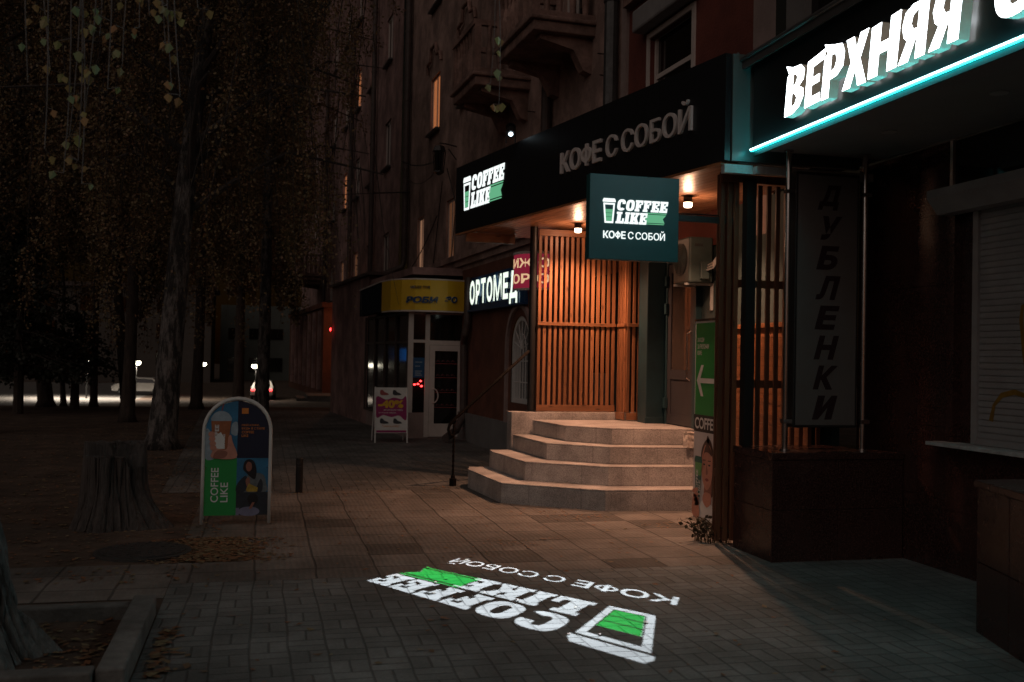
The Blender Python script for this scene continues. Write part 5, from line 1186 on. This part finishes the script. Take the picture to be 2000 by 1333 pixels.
# A-frame with the sale poster
t = thing('sale_board', (2.38, 18.77, 0), 'white A-frame board with magenta forty percent sale poster and shoes', 'sign')
mb = MB(); w0, w1 = 2.085, 2.69
for x in (w0, w1): mb.tube([(x, 18.76, 0), (x, 18.90, 1.05)], .014, 8); mb.tube([(x, 19.35, 0), (x, 18.92, 1.05)], .014, 8)
mb.build_split('leg', 'white', t)
sp2 = Plane((w0, 18.785, .19), (1, 0, 0), np.array([0, .14, 1.05])/math.hypot(.14, 1.05), (0, -1, .13)); W_, Hh = w1-w0, .86
mb = MB(); sp2.solid(mb, np.array([(0, 0), (W_, 0), (W_, Hh), (0, Hh)]), [(0, 1, 2, 3)], -.01, .0); mb.build('panel', 'white', t)
mb = MB(); SM = ['magenta', 'pyellow', 'pwhite', 'lips', 'dkdenim', 'orange']
sp2.poly(mb, smooth_loop([(.02, .30), (.15, .34), (.3, .30), (.45, .33), (W_-.02, .25), (W_-.02, .68), (.5, .64), (.35, .67), (.2, .63), (.02, .68)]), 3, 0); sp2.rect(mb, .02, .01, W_-.02, .05, 3, 0)
sp2.text(mb, '-40%', .05, .47, .48, .15, 5, 1, .06); sp2.text(mb, 'на вторую пару', .16, .415, .36, .03, 5, 2); sp2.text(mb, 'детской обуви', .06, .365, .33, .03, 5, 2)
def shoe(cx, cy, mi, s_=1): sp2.poly(mb, smooth_loop([(cx-.07*s_, cy-.035), (cx-.075*s_, cy+.05), (cx-.03*s_, cy+.055), (cx, cy+.02), (cx+.06*s_, cy-.005), (cx+.075*s_, cy-.035)]), 5, mi)
shoe(.17, .755, 3); shoe(.41, .755, 4); shoe(.17, .215, 4); shoe(.42, .215, 4)
sp2.text(mb, 'Только в октябре', .13, .10, .33, .05, 5, 5)
mb.build('poster', SM, t)
# red indicator on the booth
t = thing('alarm_light', (2.24, 28.9, 2.36), 'tiny red alarm light glowing on the booth wall', 'light')
mb = MB(); c = SA+SDv*9.1+SNv*.03+np.array([0, 0, 2.36]); mb.tube([c, c+SNv*.03], .035, 10); mb.build('housing', 'black', t); mb = MB(); mb.tube([c+SNv*.031, c+SNv*.06], [.05, .03], 10); mb.build('bulb', 'red_led', t)

# far entrance lamp hidden behind the booth: warm door light on the facade
t = thing('door_lamp', (2.9, 36.3, 2.6), 'orange door lamp over the far entrance beyond the booth', 'lamp')
mb = MB(); mb.tube([(3.36, 36.3, 2.75), (2.9, 36.3, 2.80)], .02, 8); mb.build('arm', 'black', t); mb = MB(); mb.tube([(2.9, 36.3, 2.76), (2.9, 36.3, 2.62)], [.03, .07], 10); mb.build('shade', 'bulb', t)
ld = bpy.data.lights.new('door_lamp', 'POINT'); ld.energy = 20; ld.color = (1, .32, .12); ld.shadow_soft_size = .08; lo = bpy.data.objects.new('door_lamp', ld); lo.location = (2.88, 36.3, 2.52); COL.objects.link(lo)

# ------------------------------------------------------------------ trees
def rand_unit():
    v = np.random.normal(size=3); return v/np.linalg.norm(v)
def leaf_cloud(pts, size, flat=.5):
    """One rhombic leaf per point."""
    n = len(pts); P = np.array(pts); a = np.random.normal(size=(n, 3)); a[:, 2] -= .8; a /= np.linalg.norm(a, axis=1)[:, None]
    b = np.cross(a, np.random.normal(size=(n, 3))); b /= np.linalg.norm(b, axis=1)[:, None]; s = size*np.random.uniform(.6, 1.3, (n, 1))
    V = np.stack([P, P+a*s*.45+b*s*.38, P+a*s, P+a*s*.45-b*s*.38], 1).reshape(-1, 3)
    return V
def build_leaves(name, V, m, parent):
    off = np.array(wloc(parent)); me = bpy.data.meshes.new(name); n = len(V)//4
    me.vertices.add(len(V)); me.vertices.foreach_set('co', (V-off).astype(np.float32).ravel())
    me.loops.add(4*n); me.loops.foreach_set('vertex_index', np.arange(4*n, dtype=np.int32))
    me.polygons.add(n); me.polygons.foreach_set('loop_start', np.arange(0, 4*n, 4, dtype=np.int32)); me.polygons.foreach_set('loop_total', np.full(n, 4, dtype=np.int32))
    me.materials.append(MT[m]); me.update(calc_edges=True); me.validate(); o = bpy.data.objects.new(name, me); COL.objects.link(o); o.parent = parent; return o
def trunk_path(base, top, n=9, wob=.12):
    b, t_ = np.array(base, float), np.array(top, float); ph = np.random.uniform(0, 6, 4)
    return [b*(1-s)+t_*s+np.array([wob*math.sin(3*s*2+ph[0])*s, wob*math.sin(4*s+ph[1])*s, 0]) for s in np.linspace(0, 1, n)]
def tree(name, base, top, r, label, bark='bark', leaves=9000, spread=3.0, zlow=2.6, lsize=.06, strand=(1.0, 3.2), limbs=14, group=None, flare=1.5):
    base = (base[0], base[1], ground_z(base[0], base[1])+base[2] if len(base) > 2 else ground_z(base[0], base[1]))
    t = thing(name, base, label, 'tree', group)
    path = trunk_path(base, top, 12); k = len(path)
    rs = [r*(1-.75*i/(k-1))*(flare if i == 0 else 1) for i in range(k)]
    path.insert(1, path[0]*.93+path[1]*.07+np.array([0, 0, .12])); rs.insert(1, r*1.12)
    mb = MB(); mb.tube(path, rs, 14); mb.build('trunk', bark, t, smooth=True)
    mb = MB(); pts = []; per = leaves//limbs
    H0, H1 = zlow, top[2]
    for i in range(limbs):
        s = (i+.5)/limbs; z = H0+(H1-H0)*(.15+.8*s); f = (z-base[2])/(top[2]-base[2]); p0 = np.array(base)*(1-f)+np.array(top)*f
        a = i*2.4+random.uniform(-.4, .4); L_ = spread*random.uniform(.6, 1.1)*(1.15-.5*s)
        p1 = p0+np.array([math.cos(a)*L_*.5, math.sin(a)*L_*.5, L_*.35]); p2 = p0+np.array([math.cos(a)*L_, math.sin(a)*L_, L_*.28])
        mb.tube([p0, p0*.5+p1*.5+np.array([0, 0, .05]), p1, p2], [r*.30, r*.24, r*.15, r*.06], 6)
        ns = max(3, int(8*L_/3)); each = max(6, per//ns)
        for j in range(ns):
            q = p0*(1-(j+1.2)/(ns+.5))+p2*((j+1.2)/(ns+.5))+np.array([0, 0, L_*.2*(1-(j/ns))])+np.random.normal(0, .35, 3)
            ln = random.uniform(*strand); ln = min(ln, max(.4, q[2]-zlow+.6)); dr = np.random.normal(0, .12, 2)
            e = q+np.array([dr[0]*ln, dr[1]*ln, -ln])
            mb.tube([q, q*.5+e*.5+np.random.normal(0, .04, 3), e], [.012, .007, .003], 3)
            tt = np.random.uniform(0, 1, each)[:, None]**.8
            w = .03+.09*np.random.rand(each, 1)+.10*(1-tt); pts.append(q*(1-tt)+e*tt+np.random.normal(0, 1, (each, 3))*w*np.array([1, 1, .8]))
    def gaps(p):
        keep = np.array([mnoise.noise(Vector((a_[0]*1.15, a_[1]*1.15, a_[2]*.55)))+.5*mnoise.noise(Vector((a_[0]*3.1, a_[1]*3.1, a_[2]*1.2))) for a_ in p])
        return p[keep > -.20+.14*np.random.randn(len(p))]
    pts = [gaps(p) for p in pts]
    if bark == 'birch': pts = [p[~((p[:, 1] < base[1]+.2) & (np.abs(p[:, 0]-base[0]-(top[0]-base[0])*p[:, 2]/top[2]) < .42) & (np.random.rand(len(p)) < .88) & (p[:, 2] < 6.5))] for p in pts]
    pts = [p[(p[:, 0] < 1.35+.25*np.random.rand(len(p))) | (p[:, 2] > 7.5)] for p in pts]
    o = mb.build('branches', bark if bark != 'birch' else 'twig', t)
    build_leaves('crown', leaf_cloud(np.vstack(pts), lsize), 'leaf', t)
    return t
tree('birch_tree', (-1.62, 17.75), (-.75, 18.2, 12.5), .225, 'tall mottled birch rising behind the arched sign', 'birch', 95000, 3.5, 2.4, .052, (1.4, 4.0), 34)
tree('birch_tree', (-4.8, 31.5), (-4.9, 31.5, 14), .10, 'slim upright dark tree between the white car and the left lamps', leaves=114000, spread=3.0, zlow=3.2, lsize=.075, limbs=12)
tree('leaning_tree', (-3.75, 30.5), (-5.0, 31, 13), .16, 'dark tree leaning left in front of the white car', leaves=114000, spread=3.2, zlow=3.4, lsize=.075, limbs=12)
tree('leaning_tree', (-6.1, 31.5), (-7.2, 31.5, 11), .20, 'stout dark tree leaning left before the lit road', leaves=14000, spread=2.8, zlow=3.4, lsize=.09, limbs=10)
tree('broadleaf_tree', (-1.83, 30.2), (-1.7, 30.6, 13), .16, 'straight dark tree just right of the birch, beyond the arched sign', leaves=20000, spread=3.0, zlow=2.8, lsize=.072, limbs=14)
tree('broadleaf_tree', (-.95, 43), (-.8, 43, 13), .24, 'distant thick tree beside the far car with tail lights', leaves=114000, spread=3.2, zlow=3.5, lsize=.11, limbs=12)
tree('broadleaf_tree', (-8.6, 26.0), (-8.9, 26, 12), .15, 'dark bushy tree at the far left edge of the park', leaves=24000, spread=3.6, zlow=2.8, lsize=.072, limbs=14)
tree('weeping_birch', (.0, 25.4), (.2, 25.6, 14), .17, 'weeping tree trailing strands in front of the far facade', 'birch', leaves=40000, spread=2.7, zlow=4.4, lsize=.062, strand=(1.5, 3.8), limbs=20)
tree('thin_sapling', (-3.95, 33.5), (-3.95, 33.5, 5), .045, 'thin straight sapling beside the birch trunk in front of the white car', leaves=700, spread=1.2, zlow=2.2, lsize=.09, limbs=6)
tree('forked_sapling', (-5.75, 32.2), (-5.95, 32.2, 5), .08, 'small forked tree standing against the lit road', leaves=900, spread=1.4, zlow=2.4, lsize=.09, limbs=6)
# fill the canopy of the park with two broad crowns closer in
tree('broadleaf_tree', (-5.2, 21), (-5.4, 21, 12.5), .18, 'large dark leafy tree filling the left of the park', leaves=70000, spread=4.0, zlow=3.0, lsize=.062, limbs=22)
tree('broadleaf_tree', (-3.0, 24.5), (-2.7, 24.5, 13.5), .15, 'tall dark leafy tree behind the birch crown', leaves=55000, spread=3.6, zlow=3.2, lsize=.065, limbs=18)
# spruce at the left
def spruce(x, y, h, label):
    t = thing('spruce_tree', (x, y, 0), label, 'tree'); mb = MB(); mb.tube([(x, y, 0), (x, y, h)], [.13, .03], 8); mb.build('trunk', 'bark', t); mb = MB(); pts = []
    z = 1.3
    while z < h:
        L_ = (1-(z/h)**1.3)*1.9+.15
        for k in range(7):
            a = random.uniform(0, 6.28); p0 = np.array([x, y, z]); p2 = p0+np.array([math.cos(a)*L_, math.sin(a)*L_, -.22*L_]); mb.tube([p0, p0*.5+p2*.5+np.array([0, 0, .06]), p2], [.02, .014, .006], 4)
            tt = np.random.uniform(.1, 1, int(60*L_)+8)[:, None]; pts.append(p0*(1-tt)+p2*tt+np.random.normal(0, .07, (len(tt), 3))-np.array([0, 0, .06]))
        z += .27
    mb.build('branches', 'bark', t); build_leaves('crown', leaf_cloud(np.vstack(pts), .10), 'needle', t)
spruce(-5.95, 27.4, 6.2, 'dark drooping spruce left of the lit road'); spruce(-6.9, 29.0, 9.0, 'taller dark spruce at the left edge of the photo')
spruce(-5.0, 29.6, 2.9, 'small low spruce in front of the lit road')

# near tree: leaning trunk in the kerbed bed, its twigs hang into the top of the photo
t = thing('near_tree', (-1.5, 5.85, 0), 'rough leaning trunk in the kerbed bed whose leafy twigs hang into view', 'tree')
mb = MB(); P = [(-1.40, 5.85, -.02), (-1.43, 5.85, .10), (-1.48, 5.85, .3), (-1.57, 5.85, .7), (-1.72, 5.84, 1.4), (-1.90, 5.8, 2.4), (-1.9, 5.7, 4.2), (-1.5, 5.6, 6.0)]; rs = [.27, .24, .225, .21, .20, .19, .16, .12]
n = 260; V = []; path = [np.array(p) for p in P]
pp = []; rr_ = []
for i in range(len(path)-1):
    for s_ in np.linspace(0, 1, 14, endpoint=False): pp.append(path[i]*(1-s_)+path[i+1]*s_); rr_.append(rs[i]*(1-s_)+rs[i+1]*s_)
for i, (p, r_) in enumerate(zip(pp, rr_)):
    for k in range(n):
        a = 2*math.pi*k/n; nz_ = mnoise.noise(Vector((math.cos(a)*3.2, math.sin(a)*3.2, p[2]*2.2)))+.6*mnoise.noise(Vector((math.cos(a)*7, math.sin(a)*7, p[2]*4+5)))-.5*abs(mnoise.noise(Vector((math.cos(a)*11, math.sin(a)*11, p[2]*3+9)))); rg = 1-min(1, abs(mnoise.noise(Vector((math.cos(a)*5.5+p[2]*.5, math.sin(a)*5.5, p[2]*1.7+3))))*4.5); q = r_*(1+.20*nz_-.17*rg*rg)+(.12*max(0, math.sin(5*a+1))*max(0, .25-p[2])/.25 if p[2] < .25 else 0)
        V.append((p[0]+q*math.cos(a), p[1]+q*math.sin(a), p[2]))
mb.add(V, [(i*n+k, i*n+(k+1) % n, (i+1)*n+(k+1) % n, (i+1)*n+k) for i in range(len(pp)-1) for k in range(n)])
mb.build('trunk', mat('rough_grey_bark', (.16, .17, .165), .95, var=.5, scale=2.5, stretch=(7, 7, 1.2), bump=1.0, bscale=9), t, smooth=False)
mb = MB(); tw = MB(); LV = []
def bez(a, b, sag_=.0, n=8): return [np.array(a)*(1-s)+np.array(b)*s+np.array([0, 0, -sag_*4*s*(1-s)]) for s in np.linspace(0, 1, n)]
limbs_ = [((-1.5, 5.6, 5.9), (-.2, 5.9, 5.2)), ((-.2, 5.9, 5.2), (1.36, 5.75, 4.7)), ((-1.5, 5.6, 5.6), (-.9, 5.4, 4.6)), ((-1.6, 5.6, 5.3), (-.5, 6.2, 4.5))]
for a, b in limbs_: mb.tube(bez(a, b, -.2), list(np.linspace(.06, .02, 8)), 8)
mb.build('limb', 'bark', t)
def leaf_at(p, s_):
    d = np.array([random.uniform(-.4, .4), random.uniform(-.3, .1), -1.0]); d /= np.linalg.norm(d); u_ = np.cross(d, (random.uniform(-.5, .5), -1, random.uniform(-.3, .3))); u_ /= np.linalg.norm(u_); nn = np.cross(d, u_)
    L = [(0, 0), (.30, .42), (.48, .30), (.72, .22), (1, 0), (.72, -.22), (.48, -.30), (.30, -.42)]
    return [np.array(p)+d*s_*a+u_*s_*b+nn*s_*.25*abs(b) for a, b in L]
lm = MB()
def twig(top, bot, nl, r_=.003, spread=.05, lo_=.2):
    pts = [np.array(top)*(1-s)+np.array(bot)*s+np.array([.02*math.sin(s*5+top[0]*9), .02*math.cos(s*4), 0]) for s in np.linspace(0, 1, 9)]
    tw.tube(pts, list(np.linspace(r_*1.4, r_*.6, 9)), 5)
    for i in range(nl):
        s = lo_+(1-lo_)*(i+random.random())/nl; p = pts[min(8, int(s*8.99))]+np.random.uniform(-spread, spread, 3)*np.array([1, 1, .5])
        tw.tube([pts[min(8, int(s*8.99))], p], .0022, 3); q = leaf_at(p, random.uniform(.036, .06)); lm.add(q, [(0, 1, 2, 3, 4), (0, 4, 5, 6, 7)])
# (x, y, top z, bottom z, leaves)
for (x, y, zt, zb, nl) in ((-.95, 5.5, 4.5, 2.62, 16), (-.99, 5.5, 4.5, 2.75, 10), (-.91, 5.52, 4.5, 2.9, 9), (-1.02, 5.5, 4.4, 2.55, 6), (-.93, 5.5, 4.4, 2.5, 5), (-1.12, 5.6, 4.3, 3.1, 6), (-1.10, 5.4, 4.3, 2.65, 5), (-.80, 5.5, 4.4, 3.0, 6), (-.72, 5.5, 4.5, 3.15, 7), (-.66, 5.55, 4.6, 3.35, 7), (-.60, 5.5, 4.6, 3.40, 8), (-.50, 5.5, 4.7, 3.05, 12), (-.46, 5.5, 4.7, 3.0, 9), (-.53, 5.5, 4.7, 3.25, 6), (-.56, 5.5, 4.6, 3.45, 5), (-.40, 5.6, 4.6, 3.5, 5), (-.87, 5.6, 4.5, 3.3, 6), (-1.2, 5.5, 4.4, 3.0, 4)):
    twig((x+random.uniform(-.06, .06), y, zt), (x, y, zb), nl, .0042, .06, .45)
twig((1.215, 5.62, 4.62), (1.285, 5.55, 3.10), 9, .0026, .03, .74); twig((1.22, 5.6, 4.6), (1.235, 5.55, 3.22), 3, .002, .03, .85)
tw.build('twig', 'neartwig', t); lm.build('leaves', 'leafnear', t)
# the low leaf pair
t2 = None

# fallen leaves and litter
def litter():
    V, F = [], []
    def put(x, y, z, s_):
        a = random.uniform(0, 6.28); c, s = math.cos(a), math.sin(a); k = len(V); tl_ = np.random.uniform(0, .35, 5)
        for (u, v), h in zip(((-1, 0), (-.1, .55), (1, .05), (-.1, -.55)), tl_): V.append((x+s_*(u*c-v*s), y+s_*(u*s+v*c), z+.003+s_*h))
        F.append((k, k+1, k+2, k+3))
    for _ in range(5200):
        x = -.3-abs(random.gauss(0, 3.0)); y = random.uniform(7.5, 24)
        if -2.2 < x and abs(x+.9) < .3 and abs(y-8.64) < .3 and random.random() < .8: continue
        put(x, y, .004, random.uniform(.015, .035))
    for _ in range(1500): put(random.gauss(-.35, .22), random.uniform(8.15, 9.2), .004, random.uniform(.015, .035))
    for _ in range(500): put(random.uniform(-2.2, -.8), random.uniform(5.2, 6.5), .004, random.uniform(.015, .035))
    for _ in range(70): put(-.54+abs(random.gauss(0, .06)), random.uniform(5.3, 6.3), .008, random.uniform(.025, .045))
    for _ in range(420): put(random.uniform(-.5, 4.0), random.uniform(3.5, 14), .006, random.uniform(.012, .032))
    for _ in range(700): put(random.gauss(1.6, 1.0), random.gauss(9.9, 1.2), .006, random.uniform(.006, .018))
    for cx_, cy_ in ((2.2, 12.3), (1.0, 12.0), (1.45, 12.05), (3.3, 9.9), (2.9, 10.25), (2.2, 8.6), (4.0, 9.3), (.4, 12.0)):
        for _ in range(70): put(random.gauss(cx_, .15), random.gauss(cy_, .10), .006, random.uniform(.006, .022))
    me = bpy.data.meshes.new('fallen_leaves'); me.from_pydata(V, [], F); me.materials.append(MT['litter']); o = bpy.data.objects.new('fallen_leaves', me); COL.objects.link(o)
    tag(o, 'dry fallen leaves scattered over soil and paving', 'leaves', kind='stuff')
litter()

# ------------------------------------------------------------------ far street: building, lamps, cars
t = thing('far_building', (-35, 126, -2), 'long dim building across the lit road beyond the park', 'building')
mb = MB(); mb.box(-95, 124, -2, -6, 134, 9); mb.build('wall', mat('dim_render', (.10, .085, .075), .9, var=.2, scale=.3), t)
mb = MB()
for x in np.arange(-92, -8, 4.2):
    for z in (0.0, 3.2, 6.2): mb.box(x, 123.9, z, x+1.6, 123.99, z+1.7)
mb.build('window', 'glass', t)
mb = MB(); mb.box(-95.5, 123.4, 9, -5.5, 134.5, 9.5); mb.build('roof', 'pipe_brown', t)
t = thing('far_building', (10, 140, -2), 'pale dim building glimpsed at the end of the street', 'building')
mb = MB(); mb.box(-5.5, 138, -2, 6, 148, 8); mb.build('wall', mat('dim_green_render', (.10, .11, .10), .9, var=.2, scale=.3), t)
mb = MB()
for x in (-4.5, -1.8, .8): mb.box(x, 137.9, 3.5, x+1.8, 137.99, 4.9); mb.box(x, 137.9, -.8, x+1.8, 137.99, 1.0)
mb.build('window', 'glass', t)
def lamp(x, y, z, label, e=400):
    g = ground_z(x, y); t = thing('street_lamp', (x, y, g), label, 'street lamp', 'lit lamps along the far road')
    mb = MB(); mb.tube([(x, y, g), (x, y, z-.12)], [.06, .04], 8); mb.build('pole', 'pole', t); mb = MB(); mb.tube([(x, y, z+.30), (x, y, z+.16)], [.05, .30], 10); mb.build('cap', 'black', t)
    mb = MB(); mb.tube([(x, y, z-.12), (x, y, z), (x, y, z+.15)], [.2, .34, .3], 10); mb.build('globe', 'farlamp', t)
    ld = bpy.data.lights.new('street_lamp', 'SPOT'); ld.energy = e; ld.spot_size = rad(155); ld.spot_blend = .4; ld.color = (1, .86, .70); ld.shadow_soft_size = .2; lo = bpy.data.objects.new('street_lamp', ld); lo.location = (x, y, z-.25); COL.objects.link(lo)
for x, z, l in ((-17.5, 1.62, 'leftmost bright lamp glowing over the lit road'), (-14.3, 1.55, 'bright lamp between the spruce and the slim tree'), (-10.4, 1.52, 'lamp half hidden by branches above the white car'), (-5.05, 1.50, 'lamp seen just right of the birch trunk'), (-.55, 1.40, 'bright lamp above the car with tail lights')):
    lamp(x*.889, 80, 1.65+(z-.95-1.65)*.889, l, 1500 if x < -8 else 200)
t = thing('blue_sign', (-22.6, 88, -2), 'small lit blue sign at the far left edge among the trees', 'sign')
mb = MB(); mb.box(-21.4, 88, -2, -21.3, 88.1, 1.2); mb.build('pole', 'pole', t); mb = MB(); mb.box(-21.75, 87.9, 1.2, -20.95, 88.0, 2.3); mb.build('panel', emi('blue_sign_light', (.02, .16, .55), .7), t)
def car(x, y, ang, label, lights_on=True):
    g = -1.99; t = thing('parked_car', (x, y, g), label, 'car')
    prof = [(-2.15, .35), (-2.2, .75), (-1.95, .92), (-1.55, 1.0), (-1.0, 1.42), (.55, 1.46), (1.25, 1.02), (2.0, .88), (2.2, .62), (2.15, .32)]
    ca, sa = math.cos(ang), math.sin(ang)
    def P(u, v, z): return (x+u*ca-v*sa, y+u*sa+v*ca, g+z)
    mb = MB(); n = len(prof)
    def inset(z): return .78 if z < 1.0 else .78-.22*(z-1.0)/.46
    V = [P(u, -inset(z)-.06, z) for u, z in prof]+[P(u, inset(z)+.06, z) for u, z in prof]
    mb.add(V, [tuple(range(n)), tuple(range(n, 2*n))[::-1]]+[(i, n+i, n+(i+1) % n, (i+1) % n) for i in range(n)])
    mb.build('body', 'carwhite', t, bevel=.05)
    mb = MB(); gl = [(-1.35, 1.02), (-.92, 1.34), (.50, 1.37), (1.05, 1.02)]
    for s_ in (-1, 1):
        q = [P(u, s_*(inset(z)+.068), z) for u, z in gl]; mb.poly(q if s_ < 0 else q[::-1])
    mb.poly([P(-1.56, -.6, 1.03), P(-1.56, .6, 1.03), P(-1.04, .52, 1.40), P(-1.04, -.52, 1.40)]); mb.build('window', 'glass', t)
    for u in (-1.35, 1.35):
        for s_ in (-1, 1):
            mb = MB(); mb.tube([P(u, s_*.70, .32), P(u, s_*.86, .32)], .32, 18); w = mb.build('wheel', 'tyre', t); mb = MB(); mb.tube([P(u, s_*.861, .32), P(u, s_*.87, .32)], .19, 14); mb.build('rim', 'chan', w)
    for s_ in (-1, 1):
        mb = MB(); mb.obox(P(-2.235, s_*.66-.13, .70), np.array(P(.03, 0, 0))-np.array(P(0, 0, 0)), np.array(P(0, .26, 0))-np.array(P(0, 0, 0)), (0, 0, .16)); mb.build('tail_light', 'tail', t)
        mb = MB(); mb.obox(P(2.18, s_*.62-.14, .62), np.array(P(.03, 0, 0))-np.array(P(0, 0, 0)), np.array(P(0, .28, 0))-np.array(P(0, 0, 0)), (0, 0, .14)); mb.build('headlight', 'white', t)
    mb = MB(); mb.obox(P(-2.23, -.26, .52), np.array(P(.03, 0, 0))-np.array(P(0, 0, 0)), np.array(P(0, .52, 0))-np.array(P(0, 0, 0)), (0, 0, .12)); mb.build('number_plate', 'white', t)
car(-9.6, 87, math.pi-.12, 'white car parked side on behind the birch trunk'); car(.15, 82, rad(86), 'white car with red tail lights at the end of the street')
